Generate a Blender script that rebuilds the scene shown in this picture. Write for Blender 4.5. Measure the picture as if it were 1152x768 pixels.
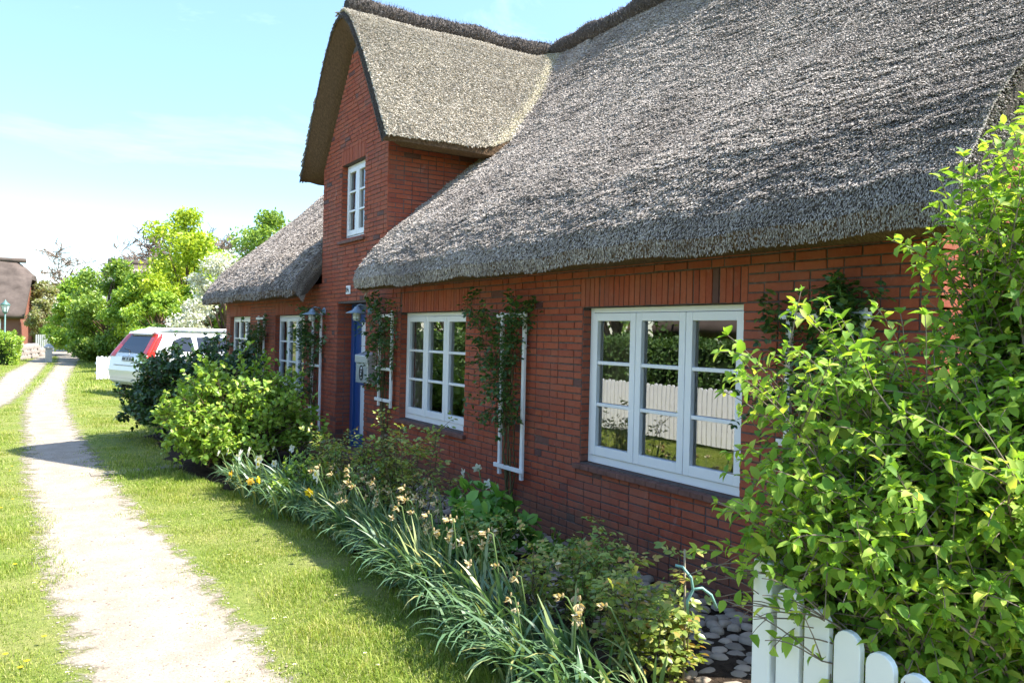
import bpy, math, random
import numpy as np
from mathutils import Matrix, Vector

random.seed(7)
RNG = np.random.default_rng(11)
PI = math.pi
R = math.radians
scene = bpy.context.scene
for o in list(bpy.data.objects):
    bpy.data.objects.remove(o)
COL = scene.collection

# ------------------------------------------------------------------ camera
EYE = 1.66
cam = bpy.data.cameras.new('camera')
cam.sensor_width = 36.0
cam.lens = 900.0 / 1152.0 * 36.0
cam.clip_start = 0.05
cam.clip_end = 3000
co = bpy.data.objects.new('camera', cam)
COL.objects.link(co)
yaw, roll, pitch = R(31.94), R(1.3), R(-0.45)
fwd = Vector((math.sin(yaw) * math.cos(pitch), math.cos(yaw) * math.cos(pitch), math.sin(pitch)))
rt0 = Vector((math.cos(yaw), -math.sin(yaw), 0))
up0 = rt0.cross(fwd)
rt = rt0 * math.cos(roll) + up0 * math.sin(roll)
up = up0 * math.cos(roll) - rt0 * math.sin(roll)
mx = Matrix((rt, up, -fwd)).transposed().to_4x4()
mx.translation = Vector((0, 0, EYE))
co.matrix_world = mx
scene.camera = co

# ------------------------------------------------------------------ sun and sky
SUN = Vector((1.0, -0.68, 1.63)).normalized()
sun_el = math.asin(SUN.z)
sun_az = math.atan2(SUN.x, SUN.y)
sl = bpy.data.lights.new('sun', 'SUN')
sl.energy = 3.5
sl.angle = R(0.55)
sl.color = (1.0, 0.955, 0.88)
so = bpy.data.objects.new('sun', sl)
so.rotation_euler = SUN.to_track_quat('Z', 'Y').to_euler()
so.location = (20, -14, 30)
COL.objects.link(so)

world = bpy.data.worlds.new('World')
scene.world = world
world.use_nodes = True
wt = world.node_tree
wt.nodes.clear()
w_out = wt.nodes.new('ShaderNodeOutputWorld')
w_bg = wt.nodes.new('ShaderNodeBackground')
w_sky = wt.nodes.new('ShaderNodeTexSky')
w_sky.sky_type = 'NISHITA'
w_sky.sun_disc = False
w_sky.sun_elevation = sun_el
w_sky.sun_rotation = sun_az
w_sky.air_density = 0.9
w_sky.dust_density = 0.35
w_sky.ozone_density = 1.0
w_bg.inputs['Strength'].default_value = 0.15
# thin high cirrus: a brightening of the sky that follows directions, stretched and noisy
w_tc = wt.nodes.new('ShaderNodeTexCoord')
w_map = wt.nodes.new('ShaderNodeMapping')
w_map.inputs['Rotation'].default_value = (0.3, 0.2, 0.6)
w_map.inputs['Scale'].default_value = (1.6, 5.0, 7.0)
w_n = wt.nodes.new('ShaderNodeTexNoise')
w_n.inputs['Scale'].default_value = 1.7
w_n.inputs['Detail'].default_value = 8
w_n.inputs['Roughness'].default_value = 0.62
w_n.inputs['Distortion'].default_value = 0.6
w_r = wt.nodes.new('ShaderNodeValToRGB')
w_r.color_ramp.elements[0].position = 0.56
w_r.color_ramp.elements[1].position = 0.85
w_r.color_ramp.elements[1].color = (0.20, 0.20, 0.20, 1)
w_mix = wt.nodes.new('ShaderNodeMix')
w_mix.data_type = 'RGBA'
w_mix.inputs[7].default_value = (8.5, 8.7, 8.8, 1)
L = wt.links
L.new(w_tc.outputs['Generated'], w_map.inputs['Vector'])
L.new(w_map.outputs['Vector'], w_n.inputs['Vector'])
L.new(w_n.outputs['Fac'], w_r.inputs['Fac'])
L.new(w_r.outputs['Color'], w_mix.inputs[0])
L.new(w_sky.outputs['Color'], w_mix.inputs[6])
# the bright belt of haze low in the sky is thinner here than the model's
w_sep = wt.nodes.new('ShaderNodeSeparateXYZ')
w_el = wt.nodes.new('ShaderNodeValToRGB')
w_el.color_ramp.elements[0].position = 0.02; w_el.color_ramp.elements[0].color = (0.62, 0.64, 0.66, 1)
w_el.color_ramp.elements[1].position = 0.70; w_el.color_ramp.elements[1].color = (1, 1, 1, 1)
e_ = w_el.color_ramp.elements.new(0.16); e_.color = (0.50, 0.565, 0.60, 1)
e_ = w_el.color_ramp.elements.new(0.38); e_.color = (0.66, 0.72, 0.74, 1)
w_mul = wt.nodes.new('ShaderNodeMix'); w_mul.data_type = 'RGBA'; w_mul.blend_type = 'MULTIPLY'; w_mul.inputs[0].default_value = 1.0
L.new(w_tc.outputs['Generated'], w_sep.inputs[0])
L.new(w_sep.outputs['Z'], w_el.inputs['Fac'])
L.new(w_mix.outputs[2], w_mul.inputs[6]); L.new(w_el.outputs['Color'], w_mul.inputs[7])
L.new(w_mul.outputs[2], w_bg.inputs['Color'])
L.new(w_bg.outputs['Background'], w_out.inputs['Surface'])

vs = scene.view_settings
vs.view_transform = 'Standard'
vs.look = 'None'
vs.exposure = 2.0
vs.gamma = 1.0
vs.use_curve_mapping = False
scene.render.engine = 'CYCLES'
scene.cycles.max_bounces = 8
scene.cycles.transparent_max_bounces = 12
scene.cycles.caustics_reflective = False
scene.cycles.caustics_refractive = False
scene.cycles.sample_clamp_indirect = 6
scene.cycles.use_denoising = True
try:
    scene.cycles.denoiser = 'OPENIMAGEDENOISE'
except Exception:
    pass

# ------------------------------------------------------------------ object helpers
def tag(o, label=None, cat=None, group=None, kind=None):
    if label: o['label'] = label
    if cat: o['category'] = cat
    if group: o['group'] = group
    if kind: o['kind'] = kind
    return o

def thing(name, label, cat, loc=(0, 0, 0), rotz=0.0, group=None):
    o = bpy.data.objects.new(name, None)
    o.empty_display_size = 0.1
    o.location = loc
    o.rotation_euler = (0, 0, rotz)
    COL.objects.link(o)
    return tag(o, label, cat, group)

def copy_tree(o, parent=None):
    c = o.copy()
    COL.objects.link(c)
    c.parent = parent
    for ch in list(o.children):
        copy_tree(ch, c)
    return c

class MB:
    """collects vertices and faces, then links them as one mesh object"""
    def __init__(s):
        s.v = []; s.f = []; s.n = 0
    def add(s, v, faces, mat=0, smooth=False):
        v = np.asarray(v, float).reshape(-1, 3)
        for f in (faces if isinstance(faces, list) else [faces]):
            f = np.asarray(f, np.int64)
            if f.size:
                s.f.append((f + s.n, mat, smooth))
        s.v.append(v); s.n += len(v)
    def box(s, a, b, mat=0):
        x0, y0, z0 = np.minimum(a, b); x1, y1, z1 = np.maximum(a, b)
        v = [(x0,y0,z0),(x1,y0,z0),(x1,y1,z0),(x0,y1,z0),(x0,y0,z1),(x1,y0,z1),(x1,y1,z1),(x0,y1,z1)]
        s.add(v, np.array([[0,3,2,1],[4,5,6,7],[0,1,5,4],[1,2,6,5],[2,3,7,6],[3,0,4,7]]), mat)
    def prism(s, poly, d, mat=0):
        """poly: coplanar 3d points, extruded by vector d"""
        p = np.asarray(poly, float); n = len(p); d = np.asarray(d, float)
        v = np.vstack([p, p + d])
        s.add(v, [np.array([list(range(n))[::-1]]), np.array([list(range(n, 2*n))]),
                  np.array([[i, (i+1) % n, n+(i+1) % n, n+i] for i in range(n)])], mat)
    def tube(s, pts, rad, k=6, mat=0, smooth=True, cap=True):
        p = np.asarray(pts, float); n = len(p)
        rad = np.broadcast_to(np.asarray(rad, float), (n,))
        t = np.gradient(p, axis=0); t /= np.linalg.norm(t, axis=1)[:, None] + 1e-12
        ref = np.array([0.31, 0.17, 0.93]) if abs(t[0][2]) < 0.9 else np.array([0.9, 0.3, 0.1])
        a = np.cross(t, ref); a /= np.linalg.norm(a, axis=1)[:, None] + 1e-12
        b = np.cross(t, a)
        th = np.arange(k) * 2 * PI / k
        v = p[:, None] + rad[:, None, None] * (np.cos(th)[None, :, None] * a[:, None] + np.sin(th)[None, :, None] * b[:, None])
        i = np.arange(n-1)[:, None] * k + np.arange(k)[None]
        j = np.arange(n-1)[:, None] * k + (np.arange(k)[None] + 1) % k
        f = np.stack([i, j, j + k, i + k], -1).reshape(-1, 4)
        fs = [f]
        if cap:
            fs += [np.array([list(range(k))[::-1]]), np.array([list(range((n-1)*k, n*k))])]
        s.add(v.reshape(-1, 3), fs, mat, smooth)
    def lathe(s, prof, c=(0, 0, 0), k=16, mat=0, axis=2, smooth=True):
        """prof: (radius, height) pairs"""
        pr = np.asarray(prof, float); n = len(pr)
        th = np.arange(k) * 2 * PI / k
        v = np.stack([pr[:, 0][:, None] * np.cos(th), pr[:, 0][:, None] * np.sin(th), np.repeat(pr[:, 1][:, None], k, 1)], -1)
        if axis == 0: v = v[..., [2, 0, 1]]
        if axis == 1: v = v[..., [0, 2, 1]]
        i = np.arange(n-1)[:, None] * k + np.arange(k)[None]
        j = np.arange(n-1)[:, None] * k + (np.arange(k)[None] + 1) % k
        s.add(v.reshape(-1, 3) + np.asarray(c), np.stack([i, j, j+k, i+k], -1).reshape(-1, 4), mat, smooth)
    def grid(s, g, mat=0, smooth=True, closed=False):
        """g: (n,m,3) points"""
        g = np.asarray(g, float); n, m = g.shape[:2]
        mm = m if closed else m - 1
        i = np.arange(n-1)[:, None] * m + np.arange(mm)[None]
        j = np.arange(n-1)[:, None] * m + (np.arange(mm)[None] + 1) % m
        s.add(g.reshape(-1, 3), np.stack([i, j, j+m, i+m], -1).reshape(-1, 4), mat, smooth)
    def build(s, name, mats, parent=None, origin=(0, 0, 0), place=False, bevel=0.0):
        me = bpy.data.meshes.new(name)
        v = np.vstack(s.v) - np.asarray(origin, float)
        me.vertices.add(len(v)); me.vertices.foreach_set('co', v.astype(np.float32).ravel())
        lt = np.concatenate([np.full(len(f), f.shape[1]) for f, _, _ in s.f])
        li = np.concatenate([f.ravel() for f, _, _ in s.f])
        mi = np.concatenate([np.full(len(f), m) for f, m, _ in s.f])
        sm = np.concatenate([np.full(len(f), q) for f, _, q in s.f])
        me.loops.add(len(li)); me.loops.foreach_set('vertex_index', li.astype(np.int32))
        me.polygons.add(len(lt))
        me.polygons.foreach_set('loop_start', np.concatenate([[0], np.cumsum(lt)[:-1]]).astype(np.int32))
        try:
            me.polygons.foreach_set('loop_total', lt.astype(np.int32))
        except Exception:
            pass
        me.polygons.foreach_set('material_index', mi.astype(np.int32))
        me.polygons.foreach_set('use_smooth', sm.astype(bool))
        me.update(calc_edges=True)
        for m in (mats if isinstance(mats, (list, tuple)) else [mats]):
            me.materials.append(m)
        o = bpy.data.objects.new(name, me)
        COL.objects.link(o)
        if parent: o.parent = parent
        if place: o.location = origin
        if bevel:
            b = o.modifiers.new('bevel', 'BEVEL'); b.width = bevel; b.segments = 2; b.limit_method = 'ANGLE'
        return o

def unit(a):
    return a / (np.linalg.norm(a, axis=-1, keepdims=True) + 1e-12)

def leaves(mb, P, D, N, Ln, W, mat=0, curl=0.22, fold=0.25):
    P = np.asarray(P, float); n = len(P)
    if n == 0: return
    D = unit(np.asarray(D, float)); S = unit(np.cross(D, N)); N = np.cross(S, D)
    Ln = np.broadcast_to(np.asarray(Ln, float), (n,))[:, None]; W = np.broadcast_to(np.asarray(W, float), (n,))[:, None]
    curl = np.broadcast_to(np.asarray(curl, float), (n,))[:, None]
    rows = []
    for t, w in ((0.30, 0.92), (0.68, 0.80)):
        m = P + D * Ln * t - N * curl * Ln * t * t
        h = W * 0.5 * w
        rows.append((m - S*h + N*fold*h, m, m + S*h + N*fold*h))
    tip = P + D * Ln * 0.97 - N * curl * Ln
    V = np.stack([P, *rows[0], *rows[1], tip], 1)
    b = (np.arange(n) * 8)[:, None]
    tri = np.concatenate([b + [0, 2, 1], b + [0, 3, 2], b + [4, 5, 7], b + [5, 6, 7]])
    quad = np.concatenate([b + [1, 2, 5, 4], b + [2, 3, 6, 5]])
    mb.add(V.reshape(-1, 3), [tri, quad], mat, True)

def diamonds(mb, P, D, N, Ln, W, mat=0):
    """cheap leaf of four points for things far away"""
    P = np.asarray(P, float); n = len(P)
    if n == 0: return
    D = unit(np.asarray(D, float)); S = unit(np.cross(D, N)); N = np.cross(S, D)
    Ln = np.broadcast_to(np.asarray(Ln, float), (n,))[:, None]; W = np.broadcast_to(np.asarray(W, float), (n,))[:, None]
    V = np.stack([P, P + D*Ln*0.45 - S*W*0.5, P + D*Ln - N*Ln*0.2, P + D*Ln*0.45 + S*W*0.5], 1)
    mb.add(V.reshape(-1, 3), np.arange(n*4).reshape(n, 4), mat, False)

def blades(mb, P, H, W, lean, az, mat=0):
    """short grass blades"""
    n = len(P)
    d = np.stack([np.cos(az), np.sin(az), np.zeros(n)], 1)
    s = np.stack([-np.sin(az), np.cos(az), np.zeros(n)], 1)
    z = np.array([0, 0, 1.0])
    H = H[:, None]; W = W[:, None]; lean = lean[:, None]
    mid = P + z*H*0.6 + d*H*lean*0.35
    tip = P + z*H*(1 - 0.25*lean) + d*H*lean
    V = np.stack([P - s*W, P + s*W, mid + s*W*0.75, mid - s*W*0.75, tip], 1)
    b = (np.arange(n) * 5)[:, None]
    mb.add(V.reshape(-1, 3), [b + [0, 1, 2, 3], b + [3, 2, 4]], mat, False)

def ribbons(mb, P, az, Ln, W, th0, th1, mat=0, seg=6, twist=0.0, power=1.6):
    """strap leaves that rise and arch over"""
    n = len(P)
    t = np.linspace(0, 1, seg + 1)
    th = th0[:, None] + (th1 - th0)[:, None] * t[None] ** power
    ds = Ln[:, None] / seg
    hx = np.concatenate([np.zeros((n, 1)), np.cumsum(np.sin((th[:, 1:] + th[:, :-1]) / 2) * ds, 1)], 1)
    hz = np.concatenate([np.zeros((n, 1)), np.cumsum(np.cos((th[:, 1:] + th[:, :-1]) / 2) * ds, 1)], 1)
    d = np.stack([np.cos(az), np.sin(az)], 1)
    c = np.stack([P[:, 0:1] + hx*d[:, 0:1], P[:, 1:2] + hx*d[:, 1:2], P[:, 2:3] + hz], -1)
    tw = twist * (np.arange(n) % 2 * 2 - 1)
    aa = (az + PI/2)[:, None] + (tw[:, None] if np.ndim(tw) else tw) * t[None]
    sd = np.stack([np.cos(aa), np.sin(aa), np.zeros_like(aa)], -1)
    w = W[:, None] * 0.5 * np.clip(np.minimum(0.75 + t*1.2, (1.02 - t) * 3.2), 0.06, 1)[None]
    V = np.stack([c - sd*w[..., None], c + sd*w[..., None]], 2).reshape(-1, 3)
    k = (seg + 1) * 2
    base = (np.arange(n) * k)[:, None, None] + (np.arange(seg) * 2)[None, :, None]
    mb.add(V, (base + np.array([0, 1, 3, 2])).reshape(-1, 4), mat, True)

def rdir(n, zb=0.0, rng=RNG):
    d = rng.normal(size=(n, 3)); d = unit(d); d[:, 2] += zb
    return unit(d)

# ------------------------------------------------------------------ materials
class NT:
    def __init__(s, name):
        s.m = bpy.data.materials.new(name); s.m.use_nodes = True
        s.t = s.m.node_tree; s.t.nodes.clear()
        s.out = s.n('ShaderNodeOutputMaterial')
    def n(s, ty, **kw):
        x = s.t.nodes.new(ty)
        for k, v in kw.items(): setattr(x, k, v)
        return x
    def l(s, a, b): s.t.links.new(a, b)
    def ramp(s, fac, stops):
        r = s.n('ShaderNodeValToRGB'); e = r.color_ramp.elements
        while len(e) < len(stops): e.new(0.5)
        for q, (p, c) in zip(e, stops):
            q.position = p; q.color = (*c, 1) if len(c) == 3 else c
        s.l(fac, r.inputs['Fac']); return r.outputs['Color']
    def noise(s, scale, detail=3, rough=0.55, vec=None, dist=0.0):
        x = s.n('ShaderNodeTexNoise'); x.inputs['Scale'].default_value = scale
        x.inputs['Detail'].default_value = detail; x.inputs['Roughness'].default_value = rough
        x.inputs['Distortion'].default_value = dist
        if vec: s.l(vec, x.inputs['Vector'])
        return x.outputs['Fac']
    def pos(s, scale=None, obj=False):
        p = s.n('ShaderNodeTexCoord').outputs['Object'] if obj else s.n('ShaderNodeNewGeometry').outputs['Position']
        if scale is None: return p
        m = s.n('ShaderNodeMapping'); m.inputs['Scale'].default_value = scale
        s.l(p, m.inputs['Vector']); return m.outputs['Vector']
    def island(s): return s.n('ShaderNodeNewGeometry').outputs['Random Per Island']
    def mix(s, fac, a, b, blend='MIX'):
        x = s.n('ShaderNodeMix', data_type='RGBA', blend_type=blend)
        for sock, val in ((x.inputs[0], fac), (x.inputs[6], a), (x.inputs[7], b)):
            if isinstance(val, (int, float)): sock.default_value = val
            elif isinstance(val, tuple): sock.default_value = (*val, 1)
            else: s.l(val, sock)
        return x.outputs[2]
    def bump(s, h, strength=0.5, dist=0.01):
        b = s.n('ShaderNodeBump'); b.inputs['Strength'].default_value = strength; b.inputs['Distance'].default_value = dist
        s.l(h, b.inputs['Height']); return b.outputs['Normal']
    def pbsdf(s, col, rough=0.6, spec=0.5, metal=0.0, normal=None, coat=0.0):
        p = s.n('ShaderNodeBsdfPrincipled')
        if isinstance(col, tuple): p.inputs['Base Color'].default_value = (*col, 1)
        else: s.l(col, p.inputs['Base Color'])
        if isinstance(rough, (int, float)): p.inputs['Roughness'].default_value = rough
        else: s.l(rough, p.inputs['Roughness'])
        p.inputs['Specular IOR Level'].default_value = spec
        p.inputs['Metallic'].default_value = metal
        p.inputs['Coat Weight'].default_value = coat
        if normal: s.l(normal, p.inputs['Normal'])
        return p.outputs['BSDF']
    def end(s, sh):
        s.l(sh, s.out.inputs['Surface']); return s.m

def m_leaf(name, stops, trans=0.35, rough=0.42, spec=0.45, tcol=1.35, patch=None):
    t = NT(name)
    c = t.ramp(t.island(), stops)
    n = t.noise(9, 2, vec=t.pos(obj=True))
    c = t.mix(t.ramp(n, [(0.35, (0, 0, 0)), (0.7, (0.45, 0.45, 0.45))]), c, t.mix(1.0, c, (0.72, 0.78, 0.6), 'MULTIPLY'))
    if patch:
        q = t.noise(1.7, 5, 0.65, t.pos()); q2 = t.noise(0.6, 3, 0.5, t.pos())
        c = t.mix(t.ramp(q, [(0.44, (0, 0, 0)), (0.68, (0.8, 0.8, 0.8))]), c, t.mix(1.0, c, patch[0], 'MULTIPLY'))
        c = t.mix(t.ramp(q2, [(0.45, (0, 0, 0)), (0.62, (0.7, 0.7, 0.7))]), c, t.mix(1.0, c, patch[1], 'MULTIPLY'))
    p = t.pbsdf(c, rough, spec)
    tr = t.n('ShaderNodeBsdfTranslucent')
    t.l(t.mix(1.0, c, (tcol*1.05, tcol*1.0, tcol*0.45), 'MULTIPLY'), tr.inputs['Color'])
    mx_ = t.n('ShaderNodeMixShader'); mx_.inputs[0].default_value = trans
    t.l(p, mx_.inputs[1]); t.l(tr.outputs[0], mx_.inputs[2])
    return t.end(mx_.outputs[0])

def m_plain(name, col, rough=0.6, spec=0.4, var=0.15, scale=12, metal=0.0, bump=0.0, coat=0.0):
    t = NT(name)
    n = t.noise(scale, 5, 0.6, t.pos(obj=True))
    dk = tuple(c * (1 - var) for c in col); lt = tuple(min(c * (1 + var), 0.95) for c in col)
    c = t.ramp(n, [(0.3, dk), (0.7, lt)])
    nb = t.bump(t.noise(scale * 6, 4, 0.6, t.pos(obj=True)), bump, 0.003) if bump else None
    return t.end(t.pbsdf(c, rough, spec, metal, nb, coat))

def m_brick():
    t = NT('red_brick')
    c = t.ramp(t.island(), [(0.0, (0.285, 0.063, 0.033)), (0.25, (0.335, 0.076, 0.037)), (0.5, (0.385, 0.093, 0.042)), (0.75, (0.325, 0.073, 0.036)),
                            (0.972, (0.38, 0.100, 0.048)), (0.984, (0.17, 0.060, 0.048)), (1.0, (0.10, 0.054, 0.050))])
    n1 = t.noise(38, 5, 0.65, t.pos()); n2 = t.noise(2.3, 4, 0.6, t.pos())
    c = t.mix(t.ramp(n1, [(0.35, (0, 0, 0)), (0.75, (0.5, 0.5, 0.5))]), c, t.mix(1.0, c, (0.55, 0.5, 0.5), 'MULTIPLY'))
    c = t.mix(t.ramp(n2, [(0.45, (0, 0, 0)), (0.75, (0.4, 0.4, 0.4))]), c, (0.27, 0.14, 0.10))
    n4 = t.noise(6.5, 6, 0.7, t.pos((1, 1, 0.55)), dist=0.8)
    c = t.mix(t.ramp(n4, [(0.60, (0, 0, 0)), (0.74, (0.32, 0.32, 0.32))]), c, (0.42, 0.30, 0.25))
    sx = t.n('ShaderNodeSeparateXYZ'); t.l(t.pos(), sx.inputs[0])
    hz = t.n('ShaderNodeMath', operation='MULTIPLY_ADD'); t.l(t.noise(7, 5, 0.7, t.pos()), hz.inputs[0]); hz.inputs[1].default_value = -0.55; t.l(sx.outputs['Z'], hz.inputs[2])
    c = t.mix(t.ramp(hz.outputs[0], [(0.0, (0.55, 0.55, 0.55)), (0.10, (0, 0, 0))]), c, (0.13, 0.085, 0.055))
    nb = t.bump(t.noise(120, 6, 0.7, t.pos()), 0.5, 0.004)
    return t.end(t.pbsdf(c, 0.78, 0.3, normal=nb))

def m_mortar():
    t = NT('dark_mortar')
    c = t.ramp(t.noise(30, 4, 0.6, t.pos()), [(0.3, (0.07, 0.056, 0.052)), (0.7, (0.15, 0.125, 0.115))])
    return t.end(t.pbsdf(c, 0.9, 0.2, normal=t.bump(t.noise(150, 4, 0.7, t.pos()), 0.6, 0.004)))

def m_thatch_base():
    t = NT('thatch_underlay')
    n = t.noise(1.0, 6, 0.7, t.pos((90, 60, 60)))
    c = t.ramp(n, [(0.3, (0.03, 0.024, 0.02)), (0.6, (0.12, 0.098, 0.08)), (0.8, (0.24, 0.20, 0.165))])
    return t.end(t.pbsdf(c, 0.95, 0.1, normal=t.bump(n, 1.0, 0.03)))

def m_reed(name, stops, stain=0.55):
    t = NT(name)
    c = t.ramp(t.island(), stops)
    n = t.noise(0.9, 5, 0.62, t.pos((1.0, 1.0, 1.3)), dist=0.5)
    c = t.mix(t.ramp(n, [(0.44, (0, 0, 0)), (0.66, (stain, stain, stain))]), c, t.mix(1.0, c, (0.42, 0.40, 0.40), 'MULTIPLY'))
    n3 = t.noise(6.0, 4, 0.6, t.pos((1, 2.2, 1)))
    c = t.mix(t.ramp(n3, [(0.4, (0.0, 0.0, 0.0)), (0.75, (0.5, 0.5, 0.5))]), c, t.mix(1.0, c, (0.6, 0.6, 0.62), 'MULTIPLY'))
    return t.end(t.pbsdf(c, 0.7, 0.3))

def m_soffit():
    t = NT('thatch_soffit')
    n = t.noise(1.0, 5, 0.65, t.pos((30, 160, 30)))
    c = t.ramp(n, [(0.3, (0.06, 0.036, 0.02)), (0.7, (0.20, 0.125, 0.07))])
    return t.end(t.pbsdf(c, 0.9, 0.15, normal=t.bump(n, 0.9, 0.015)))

def m_lawn():
    t = NT('lawn')
    n1 = t.noise(1.3, 5, 0.6, t.pos()); n2 = t.noise(22, 5, 0.7, t.pos()); n3 = t.noise(0.23, 3, 0.5, t.pos())
    c = t.ramp(n2, [(0.25, (0.085, 0.12, 0.024)), (0.5, (0.17, 0.21, 0.042)), (0.78, (0.30, 0.30, 0.10))])
    c = t.mix(t.ramp(n1, [(0.42, (0, 0, 0)), (0.72, (0.6, 0.6, 0.6))]), c, (0.36, 0.31, 0.13))
    c = t.mix(t.ramp(n3, [(0.45, (0, 0, 0)), (0.65, (0.3, 0.3, 0.3))]), c, (0.15, 0.22, 0.035))
    return t.end(t.pbsdf(c, 0.9, 0.15, normal=t.bump(t.noise(60, 5, 0.7, t.pos()), 0.9, 0.02)))

def m_path():
    t = NT('sandy_gravel')
    n1 = t.noise(3.0, 5, 0.65, t.pos()); n2 = t.noise(90, 4, 0.7, t.pos()); n3 = t.noise(24, 4, 0.6, t.pos())
    c = t.ramp(n1, [(0.3, (0.265, 0.220, 0.165)), (0.7, (0.365, 0.322, 0.26))])
    c = t.mix(t.ramp(n2, [(0.30, (0.9, 0.9, 0.9)), (0.46, (0, 0, 0))]), c, (0.13, 0.10, 0.075))
    c = t.mix(t.ramp(n3, [(0.62, (0, 0, 0)), (0.8, (0.5, 0.5, 0.5))]), c, (0.43, 0.39, 0.325))
    bs = t.pbsdf(c, 0.92, 0.15, normal=t.bump(t.mix(0.5, n2, n3), 0.8, 0.012))
    # worn edge: the sheet breaks up into the turf
    at = t.n('ShaderNodeAttribute'); at.attribute_name = 'edge'
    ad = t.n('ShaderNodeMath', operation='ADD'); t.l(at.outputs['Fac'], ad.inputs[0])
    nn = t.n('ShaderNodeMath', operation='MULTIPLY_ADD'); t.l(t.noise(5.5, 6, 0.7, t.pos()), nn.inputs[0]); nn.inputs[1].default_value = 1.5; nn.inputs[2].default_value = -0.75
    t.l(nn.outputs[0], ad.inputs[1])
    a = t.ramp(ad.outputs[0], [(0.42, (1, 1, 1)), (0.66, (0, 0, 0))])
    tr = t.n('ShaderNodeBsdfTransparent'); ms = t.n('ShaderNodeMixShader')
    t.l(a, ms.inputs[0]); t.l(tr.outputs[0], ms.inputs[1]); t.l(bs, ms.inputs[2])
    return t.end(ms.outputs[0])

def m_soil():
    t = NT('garden_soil')
    n = t.noise(18, 6, 0.7, t.pos())
    c = t.ramp(n, [(0.3, (0.022, 0.016, 0.011)), (0.7, (0.085, 0.06, 0.04))])
    return t.end(t.pbsdf(c, 0.95, 0.1, normal=t.bump(n, 1.0, 0.05)))

def m_island(name, stops, rough=0.8, spec=0.3, bscale=40, trans=0.0, bs=0.5):
    t = NT(name)
    c = t.ramp(t.island(), stops)
    n = t.noise(bscale, 4, 0.65, t.pos(obj=True))
    c = t.mix(t.ramp(n, [(0.3, (0.4, 0.4, 0.4)), (0.6, (0, 0, 0))]), c, t.mix(1.0, c, (0.65, 0.62, 0.6), 'MULTIPLY'))
    p = t.pbsdf(c, rough, spec, normal=t.bump(n, bs, 0.006))
    if trans:
        tr = t.n('ShaderNodeBsdfTranslucent'); t.l(c, tr.inputs['Color'])
        ms = t.n('ShaderNodeMixShader'); ms.inputs[0].default_value = trans
        t.l(p, ms.inputs[1]); t.l(tr.outputs[0], ms.inputs[2]); p = ms.outputs[0]
    return t.end(p)

def m_glass(name, ior=3.5, tint=(0.93, 0.96, 0.95), dark=None):
    t = NT(name)
    fr = t.n('ShaderNodeFresnel'); fr.inputs['IOR'].default_value = ior
    gl = t.n('ShaderNodeBsdfGlossy'); gl.inputs['Roughness'].default_value = 0.004
    # old panes are a little wavy
    t.l(t.bump(t.noise(2.6, 2, 0.4, t.pos()), 0.010, 0.03), gl.inputs['Normal'])
    if dark: tr = t.n('ShaderNodeBsdfDiffuse'); tr.inputs[0].default_value = (*dark, 1)
    else: tr = t.n('ShaderNodeBsdfTransparent'); tr.inputs[0].default_value = (*tint, 1)
    ms = t.n('ShaderNodeMixShader')
    t.l(fr.outputs[0], ms.inputs[0]); t.l(tr.outputs[0], ms.inputs[1]); t.l(gl.outputs[0], ms.inputs[2])
    return t.end(ms.outputs[0])

def m_farbrick():
    t = NT('far_brick')
    b = t.n('ShaderNodeTexBrick'); b.inputs['Scale'].default_value = 4.0
    b.inputs['Color1'].default_value = (0.30, 0.09, 0.05, 1); b.inputs['Color2'].default_value = (0.24, 0.07, 0.045, 1); b.inputs['Mortar'].default_value = (0.16, 0.11, 0.09, 1)
    t.l(t.pos(obj=True), b.inputs['Vector'])
    c = t.mix(0.4, b.outputs['Color'], (0.28, 0.085, 0.05))
    return t.end(t.pbsdf(c, 0.85, 0.2))

BRICK = m_brick(); MORTAR = m_mortar(); TBASE = m_thatch_base(); SOFFIT = m_soffit()
REED = m_reed('weathered_reed', [(0.0, (0.16, 0.132, 0.11)), (0.35, (0.34, 0.29, 0.248)), (0.75, (0.465, 0.408, 0.355)), (1.0, (0.58, 0.525, 0.465))])
REED_PALE = m_reed('pale_reed', [(0.0, (0.30, 0.25, 0.18)), (0.4, (0.44, 0.385, 0.30)), (0.8, (0.54, 0.48, 0.385)), (1.0, (0.62, 0.57, 0.48))], stain=0.25)
REED_MOSS = m_reed('mossy_reed', [(0.0, (0.30, 0.255, 0.15)), (0.5, (0.42, 0.37, 0.24)), (1.0, (0.52, 0.47, 0.33))], stain=0.2)
REED_DARK = m_reed('heather_ridge', [(0.0, (0.05, 0.042, 0.038)), (0.5, (0.12, 0.10, 0.09)), (1.0, (0.22, 0.19, 0.17))], stain=0.3)
LAWN = m_lawn(); PATH = m_path(); SOIL = m_soil()
WHITE = m_plain('white_paint', (0.78, 0.79, 0.80), 0.38, 0.5, 0.03, 4, bump=0.05)
WHITE_OLD = m_plain('weathered_white_paint', (0.79, 0.79, 0.77), 0.5, 0.4, 0.07, 9, bump=0.25)
GREYPAINT = m_plain('grey_weathered_paint', (0.46, 0.46, 0.45), 0.6, 0.3, 0.12, 5, bump=0.2)
BLUE = m_plain('blue_gloss_paint', (0.022, 0.075, 0.24), 0.3, 0.5, 0.08, 3)
SILL = m_plain('dark_sill_brick', (0.15, 0.072, 0.056), 0.7, 0.3, 0.3, 14, bump=0.5)
GLASS = m_glass('window_glass')
CURTAIN = m_plain('curtain_cloth', (0.62, 0.56, 0.44), 0.9, 0.1, 0.08, 6)
LACE = m_plain('white_net_curtain', (0.80, 0.82, 0.84), 0.9, 0.1, 0.04, 9)
ROOM = m_plain('room_plaster', (0.30, 0.28, 0.25), 0.9, 0.1, 0.1, 2)
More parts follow.
